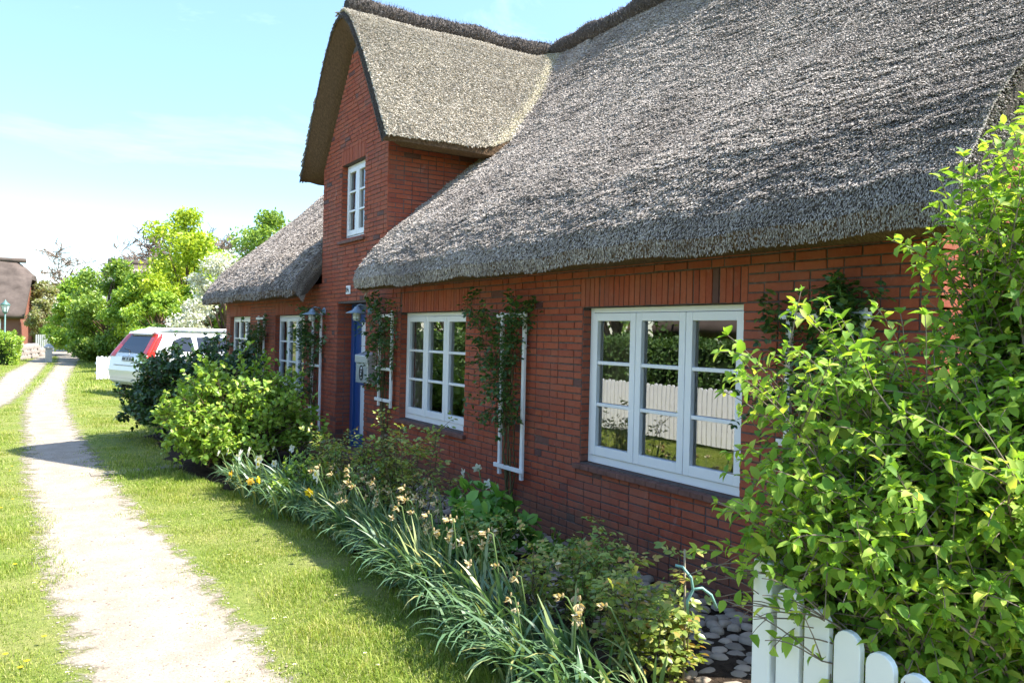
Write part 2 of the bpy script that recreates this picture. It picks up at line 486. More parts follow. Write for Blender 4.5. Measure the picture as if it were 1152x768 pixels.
METAL = m_plain('brushed_metal', (0.60, 0.61, 0.62), 0.38, 0.5, 0.06, 7, metal=0.6)
LAMPMETAL = m_plain('blue_grey_enamel', (0.20, 0.27, 0.33), 0.4, 0.5, 0.15, 20)
LAMPGLASS = m_plain('frosted_lamp_glass', (0.62, 0.66, 0.66), 0.15, 0.6, 0.05, 20)
BLACK = m_plain('black_paint', (0.02, 0.02, 0.022), 0.5, 0.4, 0.1, 20)
WOOD = m_plain('bark_brown', (0.13, 0.085, 0.055), 0.85, 0.2, 0.35, 14, bump=0.6)
TWIG = m_plain('grey_twig', (0.20, 0.155, 0.12), 0.85, 0.2, 0.3, 14)
STEM = m_plain('rose_stem', (0.10, 0.085, 0.035), 0.7, 0.3, 0.4, 20)
GSTEM = m_plain('green_stem', (0.11, 0.17, 0.05), 0.6, 0.3, 0.2, 20)
LF_SHRUB = m_leaf('shrub_leaf', [(0.0, (0.134, 0.267, 0.040)), (0.5, (0.234, 0.380, 0.054)), (0.85, (0.360, 0.483, 0.082)), (1.0, (0.540, 0.586, 0.126))], 0.45, 0.6, 0.2, 1.5)
LF_LIGHT = m_leaf('light_green_leaf', [(0.0, (0.164, 0.293, 0.039)), (0.5, (0.289, 0.444, 0.057)), (1.0, (0.501, 0.605, 0.116))], 0.35)
LF_DARK = m_leaf('dark_glossy_leaf', [(0.0, (0.024, 0.061, 0.016)), (0.5, (0.043, 0.101, 0.024)), (1.0, (0.081, 0.155, 0.038))], 0.2, 0.35)
LF_VINE = m_leaf('climbing_rose_leaf', [(0.0, (0.031, 0.075, 0.022)), (0.6, (0.062, 0.135, 0.031)), (1.0, (0.132, 0.195, 0.047))], 0.25, 0.4)
LF_ROSE = m_leaf('rose_leaf', [(0.0, (0.108, 0.215, 0.046)), (0.5, (0.215, 0.351, 0.072)), (0.85, (0.370, 0.429, 0.108)), (1.0, (0.468, 0.254, 0.090))], 0.3, 0.36)
LF_ROSEY = m_leaf('rose_leaf_yellow', [(0.0, (0.140, 0.224, 0.042)), (0.5, (0.266, 0.336, 0.070)), (0.85, (0.406, 0.406, 0.112)), (1.0, (0.420, 0.238, 0.070))], 0.35, 0.36)
LF_RED = m_leaf('red_young_leaf', [(0.0, (0.117, 0.065, 0.039)), (0.6, (0.156, 0.111, 0.046)), (1.0, (0.117, 0.156, 0.046))], 0.25)
LF_HYD = m_leaf('broad_green_leaf', [(0.0, (0.084, 0.210, 0.037)), (0.6, (0.151, 0.319, 0.050)), (1.0, (0.218, 0.403, 0.067))], 0.35)
LF_DAFF = m_leaf('strap_leaf', [(0.0, (0.097, 0.179, 0.083)), (0.5, (0.150, 0.260, 0.120)), (0.88, (0.229, 0.340, 0.156)), (1.0, (0.528, 0.484, 0.184))], 0.25, 0.38, 0.5, 1.2)
LF_YEL = m_leaf('yellow_green_leaf', [(0.0, (0.240, 0.345, 0.030)), (0.5, (0.375, 0.480, 0.045)), (1.0, (0.540, 0.600, 0.075))], 0.4)
LF_MID = m_leaf('mid_green_leaf', [(0.0, (0.123, 0.219, 0.038)), (0.5, (0.219, 0.333, 0.061)), (1.0, (0.367, 0.473, 0.105))], 0.35)
LF_BLOS = m_leaf('white_blossom', [(0.0, (0.50, 0.52, 0.45)), (0.5, (0.72, 0.72, 0.68)), (1.0, (0.80, 0.78, 0.76))], 0.3, 0.6, 0.2, 1.0)
LF_PALE = m_leaf('pale_bud_leaf', [(0.0, (0.260, 0.247, 0.143)), (0.5, (0.351, 0.325, 0.182)), (1.0, (0.286, 0.364, 0.117))], 0.35)
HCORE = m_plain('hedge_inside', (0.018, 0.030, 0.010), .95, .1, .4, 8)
LF_HEDGE = m_leaf('hedge_leaf', [(0.0, (0.048, 0.104, 0.024)), (0.5, (0.088, 0.168, 0.035)), (1.0, (0.144, 0.240, 0.048))], 0.25)
GRASS = m_leaf('grass_blade', [(0.0, (0.13, 0.21, 0.026)), (0.45, (0.235, 0.32, 0.042)), (0.75, (0.36, 0.42, 0.08)), (1.0, (0.56, 0.53, 0.24))], 0.35, 0.6, 0.2, 1.2, ((1.40, 1.18, 1.45), (0.82, 0.96, 0.78)))
DRY = m_leaf('dry_papery_petal', [(0.0, (0.483, 0.336, 0.163)), (0.5, (0.713, 0.564, 0.350)), (1.0, (0.800, 0.744, 0.562))], 0.35, 0.7, 0.2, 1.0)
P_WHITE = m_leaf('white_petal', [(0.0, (0.74, 0.74, 0.66)), (1.0, (0.80, 0.80, 0.76))], 0.3, 0.6, 0.2, 1.0)
P_YEL = m_leaf('yellow_petal', [(0.0, (0.72, 0.50, 0.02)), (1.0, (0.78, 0.62, 0.03))], 0.3, 0.6, 0.2, 1.0)
P_ORA = m_leaf('orange_petal', [(0.0, (0.70, 0.36, 0.02)), (1.0, (0.75, 0.48, 0.04))], 0.3, 0.6, 0.2, 1.0)
STONE = m_island('cobble_stone', [(0.0, (0.22, 0.18, 0.135)), (0.4, (0.35, 0.29, 0.22)), (0.75, (0.45, 0.36, 0.27)), (1.0, (0.28, 0.24, 0.20))], 0.85, 0.2, 28, 0.0, 1.0)
BOULDER = m_island('field_boulder', [(0.0, (0.19, 0.17, 0.15)), (0.5, (0.28, 0.25, 0.22)), (1.0, (0.24, 0.18, 0.155))], 0.85, 0.3, 9)
PEBBLE = m_island('path_pebble', [(0.0, (0.12, 0.085, 0.065)), (0.4, (0.32, 0.25, 0.18)), (0.8, (0.50, 0.42, 0.33)), (1.0, (0.62, 0.57, 0.5))], 0.8, 0.3)
CARPAINT = m_plain('white_car_paint', (0.76, 0.77, 0.78), 0.18, 0.5, 0.01, 2, coat=0.6)
CARGLASS = m_glass('dark_car_glass', 1.8, dark=(0.012, 0.014, 0.018))
TAIL = m_plain('red_tail_light', (0.48, 0.028, 0.018), 0.12, 0.6, 0.12, 9)
RUBBER = m_plain('tyre_rubber', (0.022, 0.022, 0.022), 0.85, 0.2, 0.1, 12)
PLATE = m_plain('number_plate', (0.50, 0.52, 0.56), 0.4, 0.4, 0.02, 4)
FARBRICK = m_farbrick()
FARTHATCH = m_plain('far_thatch', (0.105, 0.082, 0.068), 0.95, 0.1, 0.35, 1.2, bump=0.6)
CREAM = m_plain('cream_render', (0.62, 0.55, 0.44), 0.9, 0.1, 0.08, 1)
GREENMETAL = m_plain('verdigris_lamp_metal', (0.10, 0.20, 0.18), 0.5, 0.4, 0.15, 9)
TIE = m_plain('green_garden_tie', (0.22, 0.42, 0.36), 0.5, 0.4, 0.1, 20)
BAMBOO = m_plain('weathered_stake', (0.33, 0.27, 0.18), 0.75, 0.2, 0.2, 30)

# ------------------------------------------------------------------ ground
WX = 3.70                                   # facade plane
BED = np.array([(1.0, 1.93), (2.0, 1.95), (3.25, 1.99), (4.26, 2.10), (5.73, 2.22), (7.29, 2.13), (8.87, 1.80), (9.94, 1.62), (11.5, 1.75), (13.2, 1.75), (14.2, 2.4), (15.0, 3.2), (16.9, 3.3)])
def bed_x(Y): return np.interp(Y, BED[:, 0], BED[:, 1]) + 0.045*np.sin(Y*5.1) + 0.03*np.sin(Y*13.7 + 1)
PY = np.array([-6, 0, 4, 5.2, 6.3, 7.8, 10.3, 14.9, 19.0, 22.5, 26.5, 32, 38.4, 46, 52, 60])
PL = np.array([0.50, 0.42, 0.36, 0.29, 0.24, 0.22, 0.18, 0.20, 0.22, 0.42, 0.74, 1.12, 1.56, 1.95, 2.0, 1.9])
PR = np.array([1.05, 1.08, 1.08, 1.06, 1.02, 0.93, 0.87, 0.85, 0.92, 1.08, 1.31, 1.72, 2.22, 2.9, 3.6, 4.2])
BY = np.array([14.0, 17.0, 19.5, 21.5, 26.7, 31.5, 38.4, 46.7, 56])
BL = np.array([-2.6, -1.6, -0.9, -0.65, -0.32, -0.16, 0.42, 1.04, 1.6])
BR = np.array([-1.3, -0.6, -0.1, 0.10, 0.42, 0.74, 1.15, 1.62, 2.6])

g = MB()
nx_, ny_ = 60, 60
xs = np.sign(np.linspace(-1, 1, nx_)) * np.abs(np.linspace(-1, 1, nx_))**3 * 900
ys = np.sign(np.linspace(-1, 1, ny_)) * np.abs(np.linspace(-1, 1, ny_))**3 * 900
gg = np.stack([*np.meshgrid(xs, ys, indexing='ij'), np.zeros((nx_, ny_))], -1)
g.grid(gg)
tag(g.build('lawn', LAWN), kind='structure')

def strip(name, Y, Lx, Rx, z, over=0.24, mat=PATH, dY=0.15):
    yy = np.arange(Y[0], Y[-1], dY)
    l = np.interp(yy, Y, Lx) - over; r = np.interp(yy, Y, Rx) + over
    u = np.array([0, .12, .25, .4, .5, .6, .75, .88, 1.0])
    gx = l[:, None] + (r - l)[:, None] * u[None]
    zz = z - 0.0 * gx
    m = MB(); m.grid(np.stack([gx, np.repeat(yy[:, None], len(u), 1), zz], -1))
    o = m.build(name, mat)
    e = np.abs(u - 0.5) * 2
    a = o.data.attributes.new('edge', 'FLOAT', 'POINT')
    w = (r - l)[:, None] / 2
    d = (1 - e)[None] * w / (2 * over)           # 0 at sheet edge, 0.5 at the nominal edge
    a.data.foreach_set('value', (1.0 - np.clip(d, 0, 1)).astype(np.float32).ravel())
    return tag(o, kind='structure')
strip('path', PY, PL, PR, 0.005)
strip('track', BY, BL, BR, 0.009)
# cross road at the gate
m = MB(); rx = np.linspace(-40, 60, 200)
m.grid(np.stack([np.stack([rx, np.full(200, y0), np.full(200, 0.013)], -1) for y0 in np.linspace(50.5, 54.5, 8)], 0))
o = m.build('road', PATH); a = o.data.attributes.new('edge', 'FLOAT', 'POINT')
a.data.foreach_set('value', np.repeat(np.array([1, .55, .2, 0, 0, .2, .55, 1]), 200).astype(np.float32)); tag(o, kind='structure')
# sandy spur beside the round bush
m = MB(); xx = np.linspace(0.75, 1.75, 30); cy = 9.95 + 0.25*(xx - 0.75)
m.grid(np.stack([np.stack([xx, cy + (q - .5)*0.55, np.full(30, 0.013)], -1) for q in np.linspace(0, 1, 7)], 0))
o = m.build('footpath', PATH); a = o.data.attributes.new('edge', 'FLOAT', 'POINT')
a.data.foreach_set('value', np.repeat(np.array([1, .75, .5, .35, .5, .75, 1]), 30).astype(np.float32)); tag(o, kind='structure')
# soil of the bed
m = MB(); yy = np.linspace(1.75, 16.9, 220); q = np.linspace(0, 1, 14)
bx = bed_x(yy)
sg = np.stack([bx[:, None] + (3.72 - bx)[:, None]*q[None], np.repeat(yy[:, None], 14, 1), 0.006 + 0.035*np.sin(q*PI)[None]*np.ones((220, 1)) + 0.018*RNG.random((220, 14))*np.sin(q*PI)[None]], -1)
m.grid(sg); tag(m.build('soil', SOIL), kind='structure')

def stones(mb, C, Rx, Ry, Rz, mat=0, k=9, rng=RNG):
    n = len(C)
    th = np.arange(k)*2*PI/k
    rings = [(1.0, 0.0), (0.98, 0.45), (0.74, 0.86), (0.32, 1.0)]
    ph = rng.random(n)*2*PI
    wob = 1 + 0.16*rng.normal(size=(n, k)).clip(-1.5, 1.5)
    V = []
    for rr, zz in rings:
        a = th[None] + ph[:, None]
        V.append(np.stack([C[:, 0:1] + Rx[:, None]*rr*wob*np.cos(a), C[:, 1:2] + Ry[:, None]*rr*wob*np.sin(a), C[:, 2:3] + Rz[:, None]*zz*np.ones((1, k))], -1))
    V = np.stack(V, 1)                            # n,4,k,3
    nv = 4*k
    i = np.arange(3)[:, None]*k + np.arange(k)[None]; j = np.arange(3)[:, None]*k + (np.arange(k)[None]+1) % k
    f = np.stack([i, j, j+k, i+k], -1).reshape(-1, 4)
    F = ((np.arange(n)*nv)[:, None, None] + f[None]).reshape(-1, 4)
    capf = (np.arange(n)*nv)[:, None] + np.arange(3*k, 4*k)[None]
    mb.add(V.reshape(-1, 3), [F, capf], mat, True)

m = MB(); C = []
for yv in np.arange(2.0, 9.2, 0.086):
    for xv in np.arange(2.78, 3.72, 0.098):
        if random.random() < 0.93:
            C.append((xv + random.uniform(-.03, .03), yv + random.uniform(-.025, .025), 0.028 + random.uniform(-.006, .006)))
C = np.array(C); n = len(C)
stones(m, C, RNG.uniform(.036, .064, n), RNG.uniform(.034, .054, n), RNG.uniform(.018, .034, n))
tag(m.build('cobble_paving', STONE), kind='structure')

# ------------------------------------------------------------------ the house
RIDGE = (6.75, 5.82)
PROF = np.array([(3.29, 2.25), (3.335, 2.38), (3.47, 2.56), (3.7, 2.83), (4.2, 3.24), (4.7, 3.65), (5.15, 4.04), (5.84, 4.74), (6.4, 5.42), (6.75, 5.82)])
def zm(x): return np.interp(x, PROF[:, 0], PROF[:, 1])
DC = 9.90
DPRO = np.array([(0, 5.74), (.1, 5.725), (.2, 5.68), (.32, 5.60), (.46, 5.47), (.66, 5.23), (.88, 4.93), (1.12, 4.58), (1.4, 4.16), (1.585, 3.88)])

house = thing('thatched_house', 'long red brick house with grey thatched roof, gabled dormer and white windows beside the path', 'house', (WX, 2.13, 0))
HO = (WX, 2.13, 0)
OPEN = [(3.33, 4.92, 0.70, 1.885), (6.79, 8.31, 0.70, 1.885), (9.38, 10.40, 0.0, 2.03), (11.84, 13.40, 0.70, 1.90), (15.08, 16.66, 0.70, 1.90)]
DWIN = (9.50, 10.32, 2.86, 3.86)
CRS = 0.0555

def lay_bricks(mb, o, u, nrm, z0, z1, intervals, mat=1, seed=0, jit=0.0016, st=0.200, hd=0.095):
    rg = random.Random(seed)
    o = np.array(o, float); u = np.array(u, float); nrm = np.array(nrm, float)
    A = []
    k = 0; z = z0
    while z + CRS*0.5 < z1:
        for (a, b) in intervals(z + CRS/2):
            s = a + 0.004
            first = True
            run = 0
            while s < b - 0.03:
                ln = st if (rg.random() < 0.64 and run < 4) else hd
                run = run + 1 if ln == st else 0
                if first and k % 2: ln = hd
                first = False
                if b - (s + ln) < 0.055: ln = b - s - 0.004
                A.append((s, s + ln, z + 0.005, z + CRS - 0.005)); s += ln + 0.010
        k += 1; z += CRS
    bricks_from(mb, A, o, u, nrm, mat, rg, jit)

def bricks_from(mb, A, o, u, nrm, mat, rg, jit=0.0016):
    A = np.array(A); n = len(A)
    if n == 0: return
    rr = np.random.default_rng(rg.randint(0, 10**6))
    A = A + rr.normal(0, 0.0011, A.shape)
    fj = rr.normal(0, jit, n).clip(-.003, .003)
    c = 0.0022
    def P(s, z, d): return o[None] + u[None]*s[:, None] + np.array([0, 0, 1.0])[None]*z[:, None] + nrm[None]*d[:, None]
    bk = np.full(n, -0.02)
    a, b, z0, z1 = A.T
    V = np.stack([P(a, z0, bk), P(b, z0, bk), P(b, z1, bk), P(a, z1, bk),
                  P(a, z0, fj-c), P(b, z0, fj-c), P(b, z1, fj-c), P(a, z1, fj-c),
                  P(a+c, z0+c, fj), P(b-c, z0+c, fj), P(b-c, z1-c, fj), P(a+c, z1-c, fj)], 1)
    f = []
    for q in (0, 4):
        f += [[q, q+1, q+5, q+4], [q+1, q+2, q+6, q+5], [q+2, q+3, q+7, q+6], [q+3, q, q+4, q+7]]
    f.append([8, 9, 10, 11]); f = np.array(f)
    mb.add(V.reshape(-1, 3), ((np.arange(n)*12)[:, None, None] + f[None]).reshape(-1, 4), mat)

def sub_iv(a, b, cuts):
    iv = [(a, b)]
    for c0, c1 in cuts:
        nv = []
        for p, q in iv:
            if c1 <= p or c0 >= q: nv.append((p, q)); continue
            if c0 > p: nv.append((p, c0))
            if c1 < q: nv.append((c1, q))
        iv = nv
    return iv

def gable_half(z): return float(np.interp(z, [3.9, 5.42], [1.15, 0.0]))
SOLD = [(p - 0.03, q + 0.03, t, math.ceil((t + 0.19)/CRS)*CRS) for (p, q, s_, t) in OPEN if t < 2.0]
def front_iv(z):
    cuts = [(p, q) for (p, q, a, b) in OPEN if a - 0.03 < z < b] + [(p, q) for (p, q, a, b) in SOLD if a < z < b]
    if z < 2.32: return sub_iv(2.13, 17.02, cuts)
    cuts = [(DWIN[0], DWIN[1])] if DWIN[2] < z < DWIN[3] else []
    if DWIN[3] < z < DWIN[3] + 0.20: cuts = [(DWIN[0] - .03, DWIN[1] + .03)]
    h = gable_half(z) if z > 3.9 else 1.15
    return sub_iv(9.92 - h, 9.92 + h, cuts) if h > 0.05 else []

fw = MB()
def strip_wall(mb, edges, top, opens, x0, x1, zb):
    for p, q in zip(edges[:-1], edges[1:]):
        mid = (p + q)/2
        op = [(a, b) for (u0, u1, a, b) in opens if u0 <= mid <= u1]
        z = zb
        for a, b in sorted(op):
            if a > z + 1e-3: mb.box((x0, p, z), (x1, q, a), 0)
            z = b
        t0, t1 = top(p + 1e-4), top(q - 1e-4)
        mb.prism([(x0, p, z), (x0, q, z), (x0, q, t1), (x0, p, t0)], (x1 - x0, 0, 0), 0)
ed = sorted({2.14, 17.01} | {v for o_ in OPEN for v in o_[:2]})
strip_wall(fw, ed, lambda y: 2.31, OPEN, WX + 0.007, WX + 0.30, 0.0)
ed = [8.775, DWIN[0], 9.92, DWIN[1], 11.065]
strip_wall(fw, ed, lambda y: 5.42 - abs(y - 9.92)*(5.42 - 3.9)/1.145, [(*DWIN,)], WX + 0.007, WX + 0.28, 2.312)
lay_bricks(fw, (WX, 0, 0), (0, 1, 0), (-1, 0, 0), 0.0, 5.3, front_iv, seed=3)
# soldier courses over the openings
A = []
rg_ = random.Random(9)
for p, q, a, b in SOLD + [(DWIN[0]-.03, DWIN[1]+.03, DWIN[3], DWIN[3]+.2)]:
    s = p
    nb_ = round((q - p)/0.0565); w_ = (q - p)/nb_
    for i in range(nb_): A.append((p + i*w_ + .004, p + (i+1)*w_ - .004, a + .004, b - .006))
bricks_from(fw, A, np.array((WX, 0, 0.)), np.array((0, 1., 0)), np.array((-1., 0, 0)), 1, rg_)
# jambs
for (p, q, a, b) in OPEN + [DWIN]:
    dep = 0.21 if a == 0 else 0.085
    ivj = lambda z, dep=dep: [(0.004, dep)]
    lay_bricks(fw, (WX, q - 0.004, 0), (1, 0, 0), (0, -1, 0), a, b, ivj, seed=int(q*10), hd=0.095)
    lay_bricks(fw, (WX, p + 0.004, 0), (1, 0, 0), (0, 1, 0), a, b, ivj, seed=int(p*10), hd=0.095)
fw.build('front_wall', [MORTAR, BRICK], house, HO)

def zinv(z): return float(np.interp(z + 0.22, PROF[:, 1], PROF[:, 0]))
for (yc, sg_, sd_) in ((8.77, -1, 21), (11.07, 1, 22)):
    ck = MB()
    y_in = yc - sg_*0.01
    ck.prism([(WX+.02, y_in, 2.4), (5.6, y_in, 4.0), (5.6, y_in, 4.1), (WX+.02, y_in, 4.02)], (0, -sg_*0.2, 0), 0)
    lay_bricks(ck, (WX, yc, 0), (1, 0, 0), (0, sg_, 0), 2.3 + 0.0005, 4.03, lambda z: [(0.0, min(max(0.35, (z - 2.6)/0.78 + 0.15), 1.8))], seed=sd_)
    ck.build('dormer_cheek', [MORTAR, BRICK], house, HO)

gw = MB()
def gz(x): return zm(x) - 0.17 if x < 6.75 else zm(13.5 - x) - 0.17
gp = [(WX+.01, 0), (9.79, 0), (9.79, 2.62)] + [(x, gz(x)) for x in np.linspace(9.7, 3.8, 24)] + [(WX+.01, 2.62)]
gw.prism([(x, 2.14, z) for x, z in gp], (0, 0.25, 0), 0)
def giv(z):
    a = 0.0 if z < 2.55 else zinv(z - 0.05) - WX
    a = max(a, 0.0)
    return [(a, 6.09 - a)] if a < 2.95 else []
lay_bricks(gw, (WX, 2.13, 0), (1, 0, 0), (0, -1, 0), 0.0005, 5.3, giv, seed=31)
gw.build('gable_wall', [MORTAR, BRICK], house, HO)
bw = MB()
bw.prism([(x, 16.77, z) for x, z in gp], (0, 0.24, 0), 0)
bw.box((9.5, 2.40, 0), (9.8, 16.76, 2.6), 0)
bw.build('back_wall', [FARBRICK], house, HO)
rm = MB()
rm.box((4.02, 2.41, 0.02), (9.49, 16.75, 0.06), 0); rm.box((4.02, 2.41, 2.22), (9.49, 16.75, 2.27), 0); rm.box((6.6, 2.41, 0.07), (6.7, 16.75, 2.21), 0)
for yv in (5.9, 8.9, 11.3, 14.2): rm.box((4.02, yv, 0.07), (6.59, yv + .1, 2.21), 0)
rm.build('interior', ROOM, house, HO)

# ---- thatch
def cam_d(P): return np.linalg.norm(P - np.array([0, 0, EYE]), axis=1)

def stubs(mb, P, Nn, Sd, Ln, W, lift, mat, rng=RNG, spread=0.35):
    """cut reed ends: thin flat stubs that leave the surface down the slope"""
    n = len(P)
    d = unit(Sd + Nn*lift[:, None] + rng.normal(0, spread, (n, 3))*0.42)
    r = rng.normal(size=(n, 3)); s = unit(np.cross(d, r)); w2 = unit(np.cross(d, s))
    Ln = Ln[:, None]; W = W[:, None]
    b = P - d*Ln*0.35 - Nn*0.004
    t = b + d*Ln
    # three sided reed
    c3 = [(1, 0), (-0.5, 0.87), (-0.5, -0.87)]
    V = [b + (s*a + w2*c)*W*0.5 for a, c in c3] + [t + (s*a + w2*c)*W*0.5 for a, c in c3]
    V = np.stack(V, 1)
    k = (np.arange(n)*6)[:, None]
    mb.add(V.reshape(-1, 3), [k + [0, 1, 4, 3], k + [1, 2, 5, 4], k + [2, 0, 3, 5], k + [3, 4, 5]], mat, False)

def rough(a, seed):
    """low lumps along and across the coat"""
    return 0

th = MB()
INN = np.array([(6.75, 5.58), (5.84, 4.53), (5.15, 3.84), (4.2, 3.05), (3.84, 2.70), (3.64, 2.36), (3.50, 2.18), (3.38, 2.13), (3.31, 2.16)])
def loft_main(Ys, y_round, with_front=True):
    outer = [tuple(p) for p in PROF]
    dense = []
    for (a, b) in zip(outer[:-1], outer[1:]):
        k = max(1, int(np.hypot(b[0]-a[0], b[1]-a[1])/0.12))
        dense += [(a[0] + (b[0]-a[0])*i/k, a[1] + (b[1]-a[1])*i/k) for i in range(k)]
    dense.append(outer[-1])
    ring = np.array(dense + [tuple(p) for p in INN])
    no = len(dense)
    rows = []
    for y in Ys:
        e = min(abs(y - Ys[0]), abs(y - Ys[-1]))
        inset = 0.09*(1 - math.sqrt(max(0, 1 - (1 - min(e/0.14, 1))**2)))
        r = ring.copy()
        cen = np.vstack([r[:no] + np.array([0.6, -0.6])*inset, r[no:]])
        wob = 0.012*np.sin(y*3.1 + r[:, 0]*2.3) + 0.008*np.sin(y*7.7 + r[:, 0]*5.1)
        cen[:no, 1] += wob[:no]
        rows.append(np.stack([cen[:, 0], np.full(len(cen), y), cen[:, 1]], -1))
    return np.array(rows), no
for (ya, yb) in ((1.83, 8.74), (11.10, 17.40)):
    Ys = np.concatenate([ya + np.array([0, .02, .05, .09, .14]), np.arange(ya + .26, yb - .2, 0.12), yb - np.array([.14, .09, .05, .02, 0])])
    G, no = loft_main(Ys, 0)
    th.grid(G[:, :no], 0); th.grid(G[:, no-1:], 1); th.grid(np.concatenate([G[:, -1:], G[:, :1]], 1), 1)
    for e in (0, -1):
        p = G[e]; th.add(p, [np.array([list(range(len(p)))])], 0)
    # back slope, plain
    bk = np.array([(6.75, 5.82), (7.66, 4.74), (8.8, 3.65), (9.8, 2.83), (10.24, 2.28), (9.9, 2.2), (7.66, 4.4), (6.75, 5.45)])
    th.grid(np.stack([np.stack([bk[:, 0], np.full(8, y), bk[:, 1]], -1) for y in (ya, yb)], 0), 0)
    for y in (ya, yb): th.add(np.stack([bk[:, 0], np.full(8, y), bk[:, 1]], -1), [np.array([list(range(8))])], 1)
# part of the slope hidden behind the dormer
mid = np.array([(5.0, 3.75), (5.84, 4.5), (6.75, 5.6), (7.66, 4.74), (8.8, 3.65), (10.24, 2.28)])
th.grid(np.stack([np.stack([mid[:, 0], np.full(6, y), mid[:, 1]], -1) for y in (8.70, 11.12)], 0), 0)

def prof_sample(n, prof, rng):
    seg = np.hypot(*np.diff(prof, axis=0).T); cs = np.concatenate([[0], np.cumsum(seg)])
    s = rng.random(n)*cs[-1]
    a = np.interp(s, cs, prof[:, 0]); b = np.interp(s, cs, prof[:, 1])
    i = np.clip(np.searchsorted(cs, s) - 1, 0, len(seg)-1)
    t = np.diff(prof, axis=0)[i]/seg[i][:, None]
    return a, b, t, s/cs[-1]

def gnoise(u, v, seed):
    """smooth lattice noise, about -1..1"""
    T = np.random.default_rng(seed).uniform(-1, 1, (257, 257))
    iu, iv = np.floor(u).astype(int), np.floor(v).astype(int); fu, fv = u - iu, v - iv
    fu = fu*fu*(3 - 2*fu); fv = fv*fv*(3 - 2*fv); a, b, c, d = iu % 256, iv % 256, (iu+1) % 256, (iv+1) % 256
    return (T[a, b]*(1-fu) + T[c, b]*fu)*(1-fv) + (T[a, d]*(1-fu) + T[c, d]*fu)*fv
def dressed(Y, s):
    """relief left by dressing the coat: short ledges that run along the roof"""
    w = s + .05*gnoise(Y*1.7, s*1.5, 5)
    return np.maximum(.0075*gnoise(Y*5.5, w*19, 1) + .006*gnoise(Y*13, w*38, 2) + .005*gnoise(Y*.9, w*1.4, 3), -.004) + .0065

def main_stubs(n, y0, y1, bias, wscale=1.0):
    # denser where it is seen from close by
    u = RNG.random(n)
    Y = y0 + (y1 - y0)*u**bias
    fp = np.vstack([[(3.305, 2.15)], PROF])
    x, z, t, q = prof_sample(n, fp, RNG)
    P = np.stack([x, Y, z + 0.012*np.sin(Y*3.1 + x*2.3) + 0.008*np.sin(Y*7.7 + x*5.1)], 1)
    Nn = np.stack([-t[:, 1], np.zeros(n), t[:, 0]], 1)
    S = np.stack([-t[:, 0], RNG.normal(0, .12, n), -t[:, 1]], 1)
    d = cam_d(P)
    w = np.clip(d*0.00088, 0.0033, 0.009)*RNG.uniform(.7, 1.35, n)*wscale
    ln = w*RNG.uniform(2.4, 5.0, n)
    nose = z < 2.38 + RNG.normal(0, .05, n)
    # shaggy rows: the coat rises and falls in short dressed courses
    lift = np.where(nose, RNG.uniform(0.05, .3, n), RNG.uniform(0.25, .8, n)); ln = np.where(nose, ln*.7, ln)
    sl_ = q*5.0
    P = P + Nn*(RNG.normal(0, .0018, n) + np.where(nose, .008, dressed(Y, sl_)))[:, None]
    stubs(th, P, Nn, unit(S), ln, w, lift, 2)
main_stubs(470000, 1.84, 8.73, 1.5)
main_stubs(60000, 11.12, 17.38, 1.0)
# verge: bristles along the near gable edge
for (ye, sy, n) in ((1.83, -1.0, 22000), (11.10, -1.0, 9000), (8.74, 1.0, 3000)):
    x, z, t, q = prof_sample(n, PROF if sy < 0 and ye < 5 else PROF[:5], RNG)
    dn = RNG.random(n)*0.26
    P = np.stack([x + 0.62*dn, ye - sy*0.05*np.abs(dn/0.26 - .5), z - 0.72*dn], 1)
    stubs(th, P, np.tile([0, sy, 0], (n, 1)), np.stack([-t[:, 0], np.zeros(n), -t[:, 1]], 1), RNG.uniform(.02, .04, n), RNG.uniform(.005, .008, n), RNG.uniform(.5, 1.4, n), 2)
thatch = th.build('thatched_roof', [TBASE, SOFFIT, REED], house, HO)

# ---- dormer roof
dr = MB()
def smax(a, b, k):
    h = np.clip(k - np.abs(a - b), 0, None)/k
    return np.maximum(a, b) + h*h*k*0.25
dy_out = np.concatenate([-DPRO[::-1, 0], DPRO[1:, 0]])
dd = []
for a, b in zip(DPRO[:-1], DPRO[1:]):
    k = max(1, int(np.hypot(*(b-a))/0.06)); dd += [tuple(a + (b-a)*i/k) for i in range(k)]
dd = np.array(dd + [tuple(DPRO[-1])])
out_ring = np.vstack([np.stack([-dd[::-1, 0], dd[::-1, 1]], 1), np.stack([dd[1:, 0], dd[1:, 1]], 1)])
inn = np.array([(1.57, 3.81), (1.48, 3.77), (1.30, 3.84), (1.16, 3.94), (.9, 4.29), (.6, 4.70), (.3, 5.12), (.12, 5.30), (0, 5.35)])
inn_ring = np.vstack([inn, np.stack([-inn[-2::-1, 0], inn[-2::-1, 1]], 1)])
nO = len(out_ring)
def d_out(x, ring):
    z = smax(ring[:, 1], zm(np.full(len(ring), min(x, 6.75))) + 0.0, 0.42)
    z = z + 0.010*np.sin(ring[:, 0]*6 + x*4)
    return z
_o = out_ring[::-1]*np.array([0.955, 1.0]) - np.array([0, 0.085])
_c = np.concatenate([[0], np.cumsum(np.hypot(*np.diff(_o, axis=0).T))]); _i = np.concatenate([[0], np.cumsum(np.hypot(*np.diff(inn_ring, axis=0).T))])
rim_ring = np.stack([np.interp(_i/_i[-1], _c/_c[-1], _o[:, k]) for k in range(2)], 1)
Xs = np.concatenate([[3.47, 3.48, 3.505, 3.55, 3.62], np.arange(3.72, 6.9, 0.08)])
rows = []
